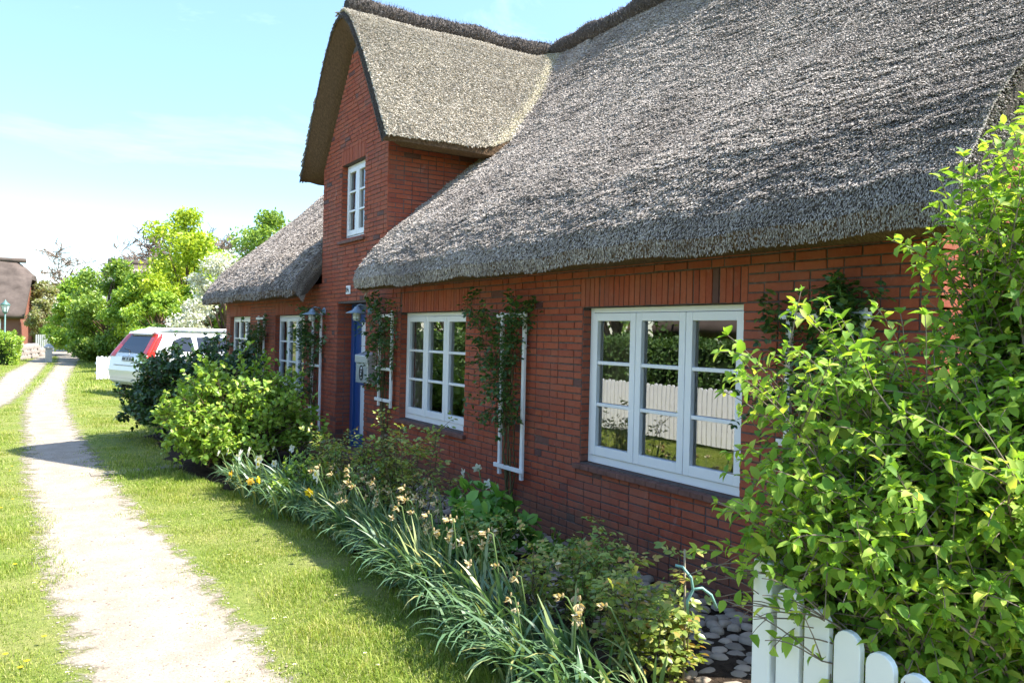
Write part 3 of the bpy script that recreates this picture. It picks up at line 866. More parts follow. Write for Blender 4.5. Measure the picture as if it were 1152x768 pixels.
for x in Xs:
    e = x - 3.47
    ins = 0.07*(1 - math.sqrt(max(0, 1 - (1 - min(e/0.12, 1))**2)))
    z = d_out(x, out_ring)
    oy = out_ring[:, 0]*(1 - ins*0.8); oz = z - ins*0.8
    # the verge is cut at a slant: its lip is thin at the front and thickens towards the wall
    lip = np.clip((x - 3.47)/0.24, 0, 1)
    ir = rim_ring*(1 - lip) + inn_ring*lip
    rows.append(np.stack([np.full(nO + len(inn_ring), x), np.concatenate([DC + oy, DC + ir[:, 0]]), np.concatenate([oz, ir[:, 1]])], -1))
G = np.array(rows)
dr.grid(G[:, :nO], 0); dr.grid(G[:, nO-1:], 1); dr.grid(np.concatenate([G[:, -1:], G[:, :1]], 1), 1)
# front rim joins outer to inner
fr_o, fr_i = G[0][:nO], G[0][nO:][::-1]
ts = np.linspace(0, 1, 60)
def resamp(p, ts):
    seg = np.linalg.norm(np.diff(p, axis=0), axis=1); c = np.concatenate([[0], np.cumsum(seg)])/seg.sum()
    return np.stack([np.interp(ts, c, p[:, i]) for i in range(3)], 1)
ro, ri = resamp(fr_o, ts), resamp(fr_i, ts)
dr.grid(np.stack([ro, ri], 0), 1)
def dorm_stubs(n, side, wm):
    y, z, t, q = prof_sample(n, DPRO, RNG)
    x = 3.475 + (6.7 - 3.475)*RNG.random(n)
    zz = smax(z, zm(x), 0.42)
    ok = (z > zm(x) - 1.1)
    blend = np.clip((zz - z)/0.12, 0, 1)
    P = np.stack([x, DC + side*y, zz + 0.01*np.sin(side*y*6 + x*4)], 1)
    Nn = np.stack([-0.7*blend, -side*t[:, 1]*(1-blend*.6), t[:, 0]*(1-blend) + .7*blend + 1e-3], 1); Nn = unit(Nn)
    S = np.stack([-.7*blend, side*t[:, 0]*(1-blend), t[:, 1]*(1-blend) - .7*blend], 1)
    S = unit(S + RNG.normal(0, .1, (n, 3)))
    P, Nn, S, blend, x, z = P[ok], Nn[ok], S[ok], blend[ok], x[ok], z[ok]
    k = len(P)
    w = np.clip(cam_d(P)*0.00125, .004, .012)*RNG.uniform(.7, 1.35, k)*wm
    gap = np.abs(z - zm(x))
    moss = (RNG.random(k) < np.exp(-(gap/0.17)**2)*0.7)
    far_ = (blend > .7) & (zm(x) - z > .12 + .12*RNG.random(k)); moss = moss & ~far_
    P = P + np.where(far_, .6*dressed(P[:, 1], x*1.4), 0)[:, None]*Nn
    for sel, mt in ((~moss & ~far_, 2), (moss, 3), (far_, 5)):
        stubs(dr, P[sel], Nn[sel], S[sel], (w*RNG.uniform(2.6, 5.2, k))[sel], w[sel], RNG.uniform(.15, .5, k)[sel], mt)
dorm_stubs(110000, -1, 0.95)
dorm_stubs(14000, 1, 1.6)
# rim bristles on the front edge
n = 12000
tt = RNG.random(n); a_, b_ = resamp(fr_o, tt), resamp(fr_i, tt); mixf = RNG.random(n)[:, None]
P = a_*(1-mixf) + b_*mixf
stubs(dr, P, np.tile([-1.0, 0, 0], (n, 1)), unit(np.stack([np.zeros(n), np.sign(P[:, 1]-DC)*.6, -np.ones(n)], 1)), RNG.uniform(.02, .045, n), RNG.uniform(.007, .011, n), RNG.uniform(.3, .9, n), 4)
dormer_roof = dr.build('dormer_roof', [TBASE, SOFFIT, REED_PALE, REED_MOSS, REED_DARK, REED], house, HO)

# ---- ridge rolls of heather
def ridge(name, a, b, rad, parent, nst):
    m = MB(); a = np.array(a, float); b = np.array(b, float)
    k = int(np.linalg.norm(b-a)/0.12); ts = np.linspace(0, 1, k+1)
    pts = a[None]*(1-ts)[:, None] + b[None]*ts[:, None]
    pts[:, 2] += 0.018*np.sin(ts*k*0.55) + 0.012*np.sin(ts*k*1.3)
    rr = rad*(1 + 0.07*np.sin(ts*k*0.9)); rr[0] *= .72; rr[-1] *= .72
    m.tube(pts, rr, 12, 0)
    ax = unit(b - a); n = nst
    t = RNG.random(n); ang = RNG.random(n)*2*PI
    s = np.cross(ax, [0, 0, 1.0]); s /= np.linalg.norm(s); u = np.cross(s, ax)
    Nn = np.cos(ang)[:, None]*s[None] + np.sin(ang)[:, None]*u[None]
    idx = t*k; P = np.stack([np.interp(idx, np.arange(k+1), pts[:, i]) for i in range(3)], 1) + Nn*np.interp(idx, np.arange(k+1), rr)[:, None]
    S = unit(np.cross(Nn, ax) * np.where(np.cos(ang) > 0, 1, -1)[:, None] + RNG.normal(0, .5, (n, 3)))
    stubs(m, P, Nn, S, RNG.uniform(.03, .07, n), RNG.uniform(.006, .011, n), RNG.uniform(.05, .40, n), 1, spread=.5)
    n2 = nst//12; t = RNG.random(n2); idx = t*k          # loose twigs standing up
    P = np.stack([np.interp(idx, np.arange(k+1), pts[:, i]) for i in range(3)], 1) + np.array([0, 0, rad])
    stubs(m, P, np.tile([0, 0, 1.0], (n2, 1)), rdir(n2), RNG.uniform(.05, .12, n2), RNG.uniform(.003, .005, n2), RNG.uniform(.2, 1.2, n2), 1)
    return m.build(name, [TBASE, REED_DARK], parent, HO)
ridge('dormer_ridge', (3.56, DC, 5.80), (6.75, DC, 5.83), 0.135, dormer_roof, 9000)
ridge('ridge', (6.78, 1.84, 5.86), (6.78, 17.42, 5.86), 0.15, thatch, 14000)

# ---- windows
def window(p, q, a, b, ncas=3, rows=3, xf=WX + 0.075, label=None, curtain=None, sill=True):
    m = MB(); fo = 0.038; d = 0.06
    p += 0.008; q -= 0.008; a += 0.004; b -= 0.004
    m.box((xf, p, a), (xf + d, p + fo, b)); m.box((xf, q - fo, a), (xf + d, q, b))
    m.box((xf + .001, p + fo, a), (xf + d, q - fo, a + fo + .02)); m.box((xf + .001, p + fo, b - fo), (xf + d, q - fo, b))
    g_ = MB()
    iw = (q - p - 2*fo)/ncas
    for i in range(ncas):
        c0 = p + fo + i*iw + .003; c1 = c0 + iw - .006; z0 = a + fo + .023; z1 = b - fo - .003; st = 0.058
        xa = xf - 0.012; xb = xf + 0.045
        m.box((xa, c0, z0), (xb, c0 + st, z1)); m.box((xa, c1 - st, z0), (xb, c1, z1))
        m.box((xa + .001, c0 + st, z0), (xb, c1 - st, z0 + st + .012)); m.box((xa + .001, c0 + st, z1 - st), (xb, c1 - st, z1))
        hz = (z1 - z0 - 2*st - .012)
        for r_ in range(1, rows):
            zc = z0 + st + .012 + hz*r_/rows
            m.box((xa + .006, c0 + st, zc - .013), (xb, c1 - st, zc + .013))
        g_.grid(np.array([[(xf + .02, c0 + st - .004, z0 + st - .004), (xf + .02, c0 + st - .004, z1 - st + .004)], [(xf + .02, c1 - st + .004, z0 + st - .004), (xf + .02, c1 - st + .004, z1 - st + .004)]]), 0, False)
    w = m.build('window', WHITE, house, HO, bevel=0.0035)
    if label: w['label'] = label
    g_.build('glass_pane', GLASS, w, HO)
    if sill:
        s = MB(); n_ = int((q - p + .14)/0.105)
        for i in range(n_):
            y0 = p - .06 + i*(q - p + .12)/n_
            y1 = y0 + (q - p + .12)/n_ - .004
            s.prism([(WX - .036, y0, a - .052), (xf + .012, y0, a - .044), (xf + .012, y0, a - .002), (WX - .036, y0, a - .014)], (0, y1 - y0, 0))
        s.build('sill', SILL, w, HO, bevel=.004)
    for (y0, y1, mt) in (curtain or []):
        c = MB(); yy = np.linspace(y0, y1, 40); xx = xf + .075 + .012*np.sin(np.linspace(0, (y1-y0)*70, 40))
        c.grid(np.stack([np.stack([xx, yy, np.full(40, z)], -1) for z in (a + .05, (a+b)/2, b - .03)], 0))
        c.build('curtain', mt, w, HO)
    return w
window(*OPEN[0], label='three-casement white window nearest the picket gate', curtain=[(4.48, 4.86, CURTAIN)])
window(*OPEN[1], label='three-casement white window between two trellises', curtain=[(8.02, 8.24, LACE)])
window(*OPEN[3], label='white window left of the blue door', curtain=[(13.0, 13.3, LACE), (11.95, 12.2, LACE)])
window(*OPEN[4], label='white window at the far end of the front wall', curtain=[(15.2, 15.5, LACE)])
window(*DWIN, ncas=2, label='small white dormer window under the gable', curtain=[(9.56, 10.28, LACE)], sill=True)

# ---- door
m = MB(); xf = WX + .20; y0, y1, zt = 9.385, 10.395, 2.025
m.box((xf, y0, 0.02), (xf + .09, y0 + .09, zt)); m.box((xf, y1 - .10, 0.02), (xf + .09, y1, zt)); m.box((xf + .001, y0 + .09, zt - .09), (xf + .09, y1 - .10, zt))
dm = MB(); dl0, dl1 = y0 + .095, y1 - .105; xd = xf + .03
dm.box((xd, dl0, .05), (xd + .045, dl0 + .16, zt - .10)); dm.box((xd, dl1 - .16, .05), (xd + .045, dl1, zt - .10))
for z0, z1 in ((.05, .30), (.95, 1.08), (zt - .24, zt - .10)): dm.box((xd + .001, dl0 + .16, z0), (xd + .045, dl1 - .16, z1))
door = dm.build('door', BLUE, house, HO, bevel=.004)
m.build('door_frame', BLUE, door, HO, bevel=.004)
wp = MB()
for z0, z1 in ((.30, .95), (1.08, zt - .24)):
    wp.box((xd + .016, dl0 + .155, z0 - .005), (xd + .034, dl1 - .155, z1 + .005))
wp.build('door_panel', WHITE, door, HO)
hm = MB(); hm.tube([(xd, dl0 + .08, 1.02), (xd - .06, dl0 + .08, 1.02), (xd - .065, dl0 + .11, 1.02), (xd - .065, dl0 + .19, 1.015)], .009, 8)
hm.lathe([(0, -.012), (.022, -.01), (.022, .002)], (xd, dl0 + .08, 1.02), 12, axis=0)
hm.build('handle', METAL, door, HO)
st_ = MB(); st_.box((WX - .30, 9.30, 0.0), (WX + .30, 10.48, 0.11)); st_.build('doorstep', SILL, house, HO, bevel=.01)
# ------------------------------------------------------------------ things on the facade
def wall_lamp(Y, label):
    t = thing('wall_lamp', label, 'lamp', (WX, Y, 1.93), 0, 'blue grey lamps beside the door')
    m = MB(); m.lathe([(0, -.028), (.03, -.026), (.055, -.014), (.06, 0.0)], (0, 0, 0), 16, axis=0); m.build('wall_plate', LAMPMETAL, t)
    m = MB(); m.tube([(-.02, 0, 0), (-.07, 0, .045), (-.13, 0, .06), (-.17, 0, .045), (-.175, 0, .015)], .009, 8); m.build('arm', LAMPMETAL, t)
    m = MB(); m.lathe([(.012, .035), (.028, .03), (.045, .0), (.055, -.012), (.135, -.045), (.132, -.052), (.05, -.022)], (-.175, 0, 0), 20); m.build('shade', LAMPMETAL, t)
    m = MB(); m.lathe([(.04, -.022), (.047, -.06), (.047, -.11), (.038, -.135), (0, -.142)], (-.175, 0, 0), 16); m.build('glass', LAMPGLASS, t)
    m = MB()
    for k in range(6):
        a = k*PI/3; m.tube([(-.175 + .05*math.cos(a), .05*math.sin(a), -.03), (-.175 + .051*math.cos(a), .051*math.sin(a), -.115)], .003, 5)
    c_ = np.linspace(0, 2*PI, 17)
    for z_ in (-.075, -.118): m.tube(np.stack([-.175 + .051*np.cos(c_), .051*np.sin(c_), np.full(17, z_)], 1), .003, 4, cap=False)
    m.build('guard', LAMPMETAL, t)
wall_lamp(9.22, 'blue grey wall lamp above the metal mailbox, right of the door')
wall_lamp(10.93, 'blue grey wall lamp above the tall trellis, left of the door')

t = thing('mailbox', 'pale metal mailbox with a dark oval emblem on the wall beside the blue door', 'mailbox', (WX, 9.17, 1.04))
m = MB(); D_ = .12
m.prism([(-.004, -.19, 0), (-D_, -.19, 0), (-D_, -.19, .33), (-.004, -.19, .37)], (0, .38, 0)); m.build('body', METAL, t, bevel=.006)
m = MB(); m.prism([(-.002, -.2, .345), (-D_-.012, -.2, .245), (-D_-.012, -.2, .335), (-.002, -.2, .378)], (0, .4, 0)); m.build('lid', METAL, t, bevel=.005)
m = MB(); th_ = np.linspace(0, 2*PI, 33)
m.tube(np.stack([np.full(33, -D_-.004), .052*np.cos(th_), .125 + .085*np.sin(th_)], 1), .007, 6, cap=False)
a_ = np.linspace(.5, 2*PI - .9, 20)
m.tube(np.stack([np.full(20, -D_-.004), .026*np.cos(a_), .125 + .045*np.sin(a_)], 1), np.linspace(.004, .011, 20), 6)
m.tube([(-D_-.004, -.03, .115), (-D_-.004, .022, .135)], .006, 6); m.build('emblem', BLACK, t)
m = MB(); m.lathe([(0, -.002), (1, -.0015), (1.02, 0.002)], (0, 0, 0), 28, axis=0)
m.v[-1] = m.v[-1]*np.array([1, .05, .083]) + np.array([-D_-.0005, 0, .125]); m.build('emblem_plate', WHITE, t)

t = thing('house_number', 'small white house number plate above the blue door', 'number plate', (WX, 9.98, 2.20))
m = MB(); m.box((-.014, -.075, -.055), (-.003, .075, .055)); m.build('plate', WHITE, t, bevel=.003)
def digit_bars(mb, bars, x, w=.011):
    for (p, q) in bars: mb.tube([(x, p[0], p[1]), (x, q[0], q[1])], w*.5, 5)
m = MB(); digit_bars(m, [((.045, .03), (.045, -.03)), ((.045, .03), (.058, .018))], -.0165)
digit_bars(m, [((-.005, .03), (.008, -.008)), ((.008, -.008), (-.03, -.008)), ((-.018, .012), (-.018, -.032))], -.0165); m.build('digits', BLACK, t)

TREL = [  # (Y0, Y1, z0, z1, rungs, label, x offset)
    (5.66, 6.02, 0.44, 1.86, [0.52, 1.83], 'white wooden trellis under the climbing rose between the two large windows'),
    (8.44, 8.79, 0.80, 1.91, [0.88, 1.24, 1.85], 'short white wooden trellis right of the mailbox'),
    (10.92, 11.27, 0.25, 1.92, [0.55, 1.17, 1.86], 'tall white wooden trellis left of the blue door'),
    (13.92, 14.28, 0.25, 1.90, [0.6, 1.2, 1.85], 'white wooden trellis between the two far windows'),
    (2.50, 2.95, 0.35, 1.84, [0.5, 1.1, 1.80], 'white wooden trellis behind the big shrub at the house corner')]
for (a, b, z0, z1, rg, lab) in TREL:
    t = thing('trellis', lab, 'trellis', (WX, (a+b)/2, z0), 0, 'white trellises on the front wall')
    h = (b - a)/2; x0, x1 = -.062, -.036
    for s in (-1, 1):
        m = MB(); m.box((x0, s*h - .018, 0), (x1, s*h + .018, z1 - z0)); m.build('upright', WHITE_OLD, t, bevel=.003)
    for z in rg:
        m = MB(); m.box((x0 - .022, -h - .06, z - z0 - .018), (x0 - .001, h + .05, z - z0 + .018)); m.build('rung', WHITE_OLD, t, bevel=.003)
        if z in (rg[0], rg[-1]):
            pass
    for s in (-1, 1):
        m = MB(); m.tube([(-.04, s*h, (z1-z0)*.8), (-.001, s*h, (z1-z0)*.8)], .008, 6); m.build('wall_spacer', METAL, t)

def pinnate(mb, P, D, n_pairs, Ln, mat, rng, lw=0.62, rachis=None, rmat=0):
    """compound leaves: leaflets in pairs along a short rachis"""
    P = np.asarray(P); D = unit(np.asarray(D)); k = len(P)
    up_ = np.tile([0, 0, 1.0], (k, 1)) + rng.normal(0, .35, (k, 3))
    S = unit(np.cross(D, up_)); N = np.cross(S, D)
    rl = Ln*1.9
    pos, dr_, nn, ll = [], [], [], []
    for i in range(n_pairs):
        f = 0.35 + 0.6*i/max(n_pairs-1, 1)
        b = P + D*(rl*f)[:, None] - N*(rl*0.25*f*f)[:, None]
        for s in (-1, 1):
            pos.append(b); dr_.append(S*s*0.9 + D*0.55 - N*0.15); nn.append(N + rng.normal(0, .25, (k, 3))); ll.append(Ln*rng.uniform(.7, 1.0, k))
    pos.append(P + D*rl[:, None] - N*(rl*.25)[:, None]); dr_.append(D - N*0.35); nn.append(N); ll.append(Ln*1.05)
    pos = np.concatenate(pos); dr_ = np.concatenate(dr_); nn = np.concatenate(nn); ll = np.concatenate(ll)
    leaves(mb, pos, dr_, nn, ll, ll*lw, mat, 0.18, 0.22)

def vine(Y, z0, z1, w, nleaf, label, seed, dens_top=1.0, spill=0.0):
    rg = np.random.default_rng(seed)
    t = thing('climbing_rose', label, 'climbing plant', (WX, Y, 0), 0, 'climbing roses on the front wall')
    st_, lv = MB(), MB()
    P, D = [], []
    for i in range(7):
        y = rg.normal(0, .05); pts = []
        zt = z0 + (z1 - z0)*rg.uniform(.65, 1.0); n = 16
        yy = y; xx = -.06
        drift = rg.normal(0, w*0.9)/n
        for k in range(n):
            f = k/(n-1)
            yy += drift*(2*f)**1.5 + rg.normal(0, .016); xx = -.05 - .05*f*rg.random() - .02*math.sin(f*5 + i)
            pts.append((xx, yy, zt*f))
        st_.tube(pts, np.linspace(.009, .0028, n), 5)
        for k in range(n):
            zc = pts[k][2]
            if zc > z0:
                for r_ in range(max(1, int(nleaf/7/n*2.2*(0.04 + 1.25*dens_top*((zc - z0)/(z1 - z0))**2.4)))):
                    P.append(np.array(pts[k]) + rg.normal(0, .03, 3)*[.4, 1, 1]); D.append(rg.normal(0, 1, 3)*[.55, 1, .6] + [-.7, spill*rg.random(), .1])
        # side twigs
        for _ in range(7):
            k = rg.integers(6, n); b = np.array(pts[k])
            if b[2] < z0 + .35*(z1 - z0)*rg.random(): continue
            d = np.array([-.25 - .3*rg.random(), rg.normal(0, 1), rg.normal(.25, .5)]); d /= np.linalg.norm(d); Lh = rg.uniform(.10, .26)*(1 if w < .3 else 1.5)
            tw = [b + d*Lh*q - np.array([0, 0, .05])*q*q for q in np.linspace(0, 1, 5)]
            st_.tube(tw, np.linspace(.003, .0014, 5), 4)
            for q in tw[1:]:
                for _k in range(2):
                    P.append(q); D.append(rg.normal(0, 1, 3) + d*.8 + [-.4, 0, .1])
    P = np.array(P); P[:, 0] = np.minimum(P[:, 0], -.045)
    pinnate(lv, P, np.array(D), 2, rg.uniform(.028, .050, len(P)), 0, rg)
    st_.build('stem', STEM, t); lv.build('foliage', LF_VINE, t)
vine(5.86, 0.80, 2.06, .34, 620, 'dark leafed climbing rose over the trellis between the large windows', 41, 1.3)
vine(8.58, 1.00, 2.08, .22, 200, 'sparse climbing rose on the short trellis by the mailbox', 42, 1.2)
vine(11.25, 0.6, 2.10, .36, 340, 'climbing rose hanging from the lamp trellis left of the door', 43, 1.8)
vine(14.35, 0.5, 2.08, .50, 520, 'thick climbing rose between the two far windows', 44, 1.2)
vine(2.60, 0.3, 2.12, .40, 1050, 'dark climbing rose behind the big shrub at the house corner', 45, 1.0)

# ------------------------------------------------------------------ bushes
def bush(name, label, cat, c, rad, h, nst, nleaf, leafmat, Lr, W, seed, stem=WOOD, group=None, base_r=.25, round_=1.0, lw=.6, zmin=.06, up_bias=.35):
    """many stems from the ground, leaves crowding a lumpy shell of twigs"""
    rg = np.random.default_rng(seed)
    t = thing(name, label, cat, (c[0], c[1], 0), 0, group)
    st_, lv = MB(), MB()
    P, D = [], []
    ncl = nst
    for i in range(ncl):
        th_ = rg.random()*2*PI; ph = math.acos(1 - rg.random()**.8*0.98)
        r_ = rg.uniform(.72, 1.05)
        tip = np.array([rad[0]*math.sin(ph)*math.cos(th_), rad[1]*math.sin(ph)*math.sin(th_), h*(.18 + .82*math.cos(ph))])*r_
        tip[2] = max(tip[2], zmin + .06)
        b = np.array([rg.normal(0, base_r*.5), rg.normal(0, base_r*.5), 0])
        mid = b*.5 + tip*.5 + np.array([0, 0, .12*h]); ts_ = np.linspace(0, 1, 9)[:, None]
        pts = (1-ts_)**2*b + 2*ts_*(1-ts_)*mid + ts_**2*tip + rg.normal(0, .012, (9, 3))*ts_
        pts[0, 2] = 0
        st_.tube(pts, np.linspace(.012, .003, 9), 5)
        per = max(6, nleaf//ncl); cl = rg.uniform(.09, .17)*max(rad)**.5
        ntw = max(2, per//9)
        for _ in range(ntw):
            q = rg.uniform(.55, 1.0); k = q*8; a_ = pts[int(k)] if k >= 8 else pts[int(k)]*(1-k % 1) + pts[int(k)+1]*(k % 1)
            d = unit(rg.normal(0, 1, 3) + np.array([tip[0]*.6, tip[1]*.6, up_bias*2])); Lh = cl*rg.uniform(.7, 1.7)
            e = a_ + d*Lh
            st_.tube([a_, (a_+e)/2 + rg.normal(0, .006, 3), e], [.003, .0022, .0014], 4)
            for j in range(9):
                f = rg.uniform(.15, 1.05); P.append(a_ + d*Lh*f); D.append(rg.normal(0, .75, 3) + d*.6*f + np.array([0, 0, .15]))
    P = np.array(P); D = np.array(D); ok = P[:, 2] > zmin; P, D = P[ok], D[ok]
    n = len(P); N = rg.normal(0, .45, (n, 3)) + np.array([0, 0, 1]) + unit(P*[1, 1, .3])*.35
    Ln = rg.uniform(Lr[0], Lr[1], n)
    leaves(lv, P, D, N, Ln, Ln*W, 0, rg.uniform(.05, .35, n), .22)
    st_.build('stem', stem, t); lv.build('foliage', leafmat, t)
    return t
bush('round_bush', 'rounded bright green bush at the bed edge in front of the blue door', 'bush', (2.28, 9.75), (0.98, 0.92), 1.42, 180, 16000, LF_LIGHT, (.045, .082), .66, 51)
bush('dark_bush', 'dark glossy evergreen bush between the round bush and the white car', 'bush', (2.48, 12.7), (1.2, 1.15), 1.54, 220, 29000, LF_DARK, (.05, .088), .58, 52)
bush('broad_leaf_bush', 'low bush with broad fresh green leaves below the middle trellis', 'bush', (2.85, 4.86), (.36, .40), .68, 36, 420, LF_HYD, (.075, .12), .72, 53, GSTEM, base_r=.12)
bush('low_bush', 'light green low bush beside the white daffodils', 'bush', (2.30, 7.15), (.36, .46), .60, 60, 2600, LF_LIGHT, (.03, .05), .5, 54, GSTEM, base_r=.2)
bush('small_green_bush', 'small shaded green plant at the wall foot under the middle trellis', 'bush', (3.30, 4.55), (.20, .26), .32, 16, 220, LF_MID, (.035, .06), .55, 55, GSTEM, base_r=.1)
bush('small_red_bush', 'low bush with reddish young leaves in the shade below the window', 'bush', (2.85, 6.75), (.34, .45), .62, 30, 620, LF_RED, (.035, .06), .55, 56, STEM, base_r=.2)
bush('dim_green_bush', 'dim green bush behind the reddish bush near the doorstep', 'bush', (3.05, 8.1), (.35, .5), .55, 30, 700, LF_MID, (.035, .06), .55, 57, STEM, base_r=.2)

# the big arching shrub at the right
def big_shrub():
    rg = np.random.default_rng(77)
    c = np.array([2.75, 1.22, 0])
    t = thing('arching_shrub', 'large bright green shrub with paired leaves arching over the white picket fence', 'shrub', tuple(c))
    st_, lv = MB(), MB()
    P, D, N, Ls = [], [], [], []
    def shoot(b, d0, L_, droop, r0, level, leafy=.25):
        n = max(5, int(L_/.040)); pts = [b]; d = unit(np.array(d0, float)); step = L_/n
        for k in range(n):
            d = unit(d + np.array([0, 0, -droop*(k/n)**1.3]) + rg.normal(0, .035, 3)); pts.append(pts[-1] + d*step)
        pts = np.array(pts)
        st_.tube(pts, np.linspace(r0, r0*.22 + .0008, n+1), 5 if level < 1 else 4)
        tang = np.gradient(pts, axis=0)
        ang = rg.random()*PI
        for k in range(int(n*leafy), n+1):
            ang += PI/2
            tg = unit(tang[k]); a = unit(np.cross(tg, [0.2, 0.1, 1])); bb = np.cross(tg, a)
            sz = (.026 + .024*math.sin(PI*min(1, .2 + .8*(n - k)/max(n*(1-leafy), 1))))*rg.uniform(.8, 1.2)
            for s in (0, PI):
                out = math.cos(ang + s)*a + math.sin(ang + s)*bb
                if rg.random() < .93:
                    P.append(pts[k]); D.append(out*.9 + tg*.55 + rg.normal(0, .16, 3)); N.append(np.array([0, 0, 1]) + tg*.35 + rg.normal(0, .3, 3)); Ls.append(sz)
        for s in (-.35, .35):
            P.append(pts[-1]); D.append(tang[-1]*20 + rg.normal(0, .3, 3)); N.append(np.array([0, 0, 1]) + rg.normal(0, .3, 3)); Ls.append(.028)
        return pts, tang
    # aim: (tip x, tip y, tip z) envelope in two lobes
    tips = []
    def lobe(n, cx, cy, rx, ry, z0, z1, fall):
        for _ in range(n):
            a = rg.random()*2*PI; r_ = math.sqrt(rg.random())
            tips.append(np.array([cx + rx*r_*math.cos(a), cy + ry*r_*math.sin(a), rg.uniform(z0, z1) - fall*r_]))
    lobe(84, 2.24, 1.50, .36, .22, .90, 1.68, .16)
    lobe(84, 2.78, 1.22, .36, .34, 1.1, 2.24, .20)
    lobe(66, 2.78, 1.20, .30, .26, 1.6, 2.34, .15)
    lobe(22, 3.15, 1.00, .45, .45, 1.0, 2.10, .22)
    lobe(34, 2.10, 1.42, .20, .28, .86, 1.25, .04)      # low sprays hanging over the pickets
    lobe(50, 2.50, 1.05, .34, .32, .72, 1.45, .08)
    for tp in tips:
        b = c + np.array([rg.normal(0, .16), rg.normal(0, .14), 0]); v = tp - b
        L_ = np.linalg.norm(v)*1.08
        d0 = unit(v*[.55, .55, 1.0] + [0, 0, .35])
        # main stem follows a quadratic arch to its tip
        mid = b + v*.45 + np.array([0, 0, .22*np.linalg.norm(v)]); n = 14; q = np.linspace(0, 1, n)[:, None]
        pts = (1-q)**2*b + 2*q*(1-q)*mid + q*q*tp + rg.normal(0, .008, (n, 3))*q
        st_.tube(pts, np.linspace(.009, .0022, n), 6)
        tang = unit(np.gradient(pts, axis=0))
        for k in range(4, n):
            for _ in range(2):
                if rg.random() < .85:
                    d = unit(tang[k]*.7 + rg.normal(0, .6, 3) + np.array([0, 0, .28]))
                    shoot(pts[k], d, rg.uniform(.12, .32), rg.uniform(.05, .3), .0024, 1, .12)
        shoot(pts[-1], tang[-1] + rg.normal(0, .1, 3), rg.uniform(.1, .26), .15, .0022, 1, .05)
    P, D, N, Ls = map(np.array, (P, D, N, Ls))
    ok = (P[:, 0] > 1.72) & ~((P[:, 0] < 2.03) & (P[:, 2] < .98) & (P[:, 1] > 1.12) & (rg.random(len(P)) < .72))
    P, D, N, Ls = P[ok], D[ok], N[ok], Ls[ok]
    Ls = Ls*rg.uniform(.7, 1.15, len(Ls))
    leaves(lv, P - c, D, N, Ls, Ls*rg.uniform(.46, .66, len(Ls)), 0, rg.uniform(.0, .6, len(P)), rg.uniform(.1, .5))
    o = st_.build('stem', TWIG, t, c); lv.build('foliage', LF_SHRUB, t)
    return len(P)
nshrub = big_shrub()

# ------------------------------------------------------------------ roses of the bed
def rose(label, c, h, spread, nst, seed, leafmat=LF_ROSE, tipmat=None, bare=.25, lf=(.028, .045)):
    rg = np.random.default_rng(seed)
    t = thing('rose_bush', label, 'rose bush', (c[0], c[1], 0), 0, 'rose bushes in the flower bed')
    st_, lv, tp_ = MB(), MB(), MB()
    P, D, Q, E = [], [], [], []
    for i in range(nst):
        a = rg.random()*2*PI; r_ = spread*math.sqrt(rg.random())
        hh = h*(1 if i == 0 else rg.uniform(.45, .95))
        n = 10; tip = np.array([r_*math.cos(a), r_*math.sin(a), hh])
        f = np.linspace(0, 1, n)[:, None]
        pts = np.array([rg.normal(0, .03), rg.normal(0, .03), 0])*(1-f) + tip*f*np.array([1, 1, 1]) + np.array([tip[0], tip[1], 0])*.25*np.sin(f*PI) + rg.normal(0, .006, (n, 3))
        pts[0, 2] = 0
        st_.tube(pts, np.linspace(.006, .0025, n), 5)
        for k in range(2, n):
            if k/n < bare: continue
            for _ in range(2):
                P.append(pts[k]); b = rg.random()*2*PI; D.append([math.cos(b), math.sin(b), rg.uniform(.0, .7)])
            if rg.random() < .6:
                b = rg.random()*2*PI; d = np.array([math.cos(b)*.8, math.sin(b)*.8, .7]); L_ = rg.uniform(.06, .16)*h**.5
                e = pts[k] + d*L_; st_.tube([pts[k], (pts[k]+e)/2, e], [.003, .0025, .0015], 4)
                for _ in range(3):
                    P.append(e - d*L_*rg.random()*.6); b = rg.random()*2*PI; D.append([math.cos(b), math.sin(b), rg.uniform(.1, .9)])
                Q.append(e); E.append([rg.normal(), rg.normal(), 1.2])
        for _ in range(4):
            Q.append(pts[-1]); E.append([rg.normal(0, 1), rg.normal(0, 1), .9])
    P, D, Q, E = map(np.array, (P, D, Q, E))
    pinnate(lv, P, D, 2, rg.uniform(lf[0], lf[1], len(P)), 0, rg, .62)
    pinnate(lv, Q, E, 2, rg.uniform(.02, .034, len(Q)), 1, rg, .55)
    st_.build('stem', STEM, t); lv.build('foliage', [leafmat, tipmat or LF_ROSEY], t)
rose('tall rose bush in front of the far large window, taller than its neighbours', (2.70, 5.75), .98, .32, 13, 61, LF_ROSEY)
rose('bushy rose left of the tallest rose, near the doorstep side', (2.62, 6.25), .74, .30, 12, 62, LF_ROSE, LF_RED)
rose('rose bush with yellowish leaf tips right behind the withered daffodils, left of the stake', (2.55, 3.55), .56, .26, 11, 63, LF_ROSEY)
rose('large leafy rose bush beside the staked stick near the picket fence', (2.52, 2.80), .64, .22, 13, 64, LF_ROSEY, lf=(.034, .055))
rose('slim rose shoot with yellow top leaves in the middle of the near bed', (2.62, 3.30), .62, .10, 4, 65, LF_ROSE)
rose('low rose bush behind the yellow daffodils at the far end of the bed', (2.55, 7.75), .55, .22, 6, 66, LF_ROSE, LF_RED)
rose('rose bush below the middle of the bed between broad leaves and daffodils', (2.55, 4.45), .54, .24, 9, 67, LF_ROSE)
rose('pale leaved rose at the far bed between low bush and tall rose', (2.45, 6.75), .74, .20, 8, 68, LF_ROSEY)
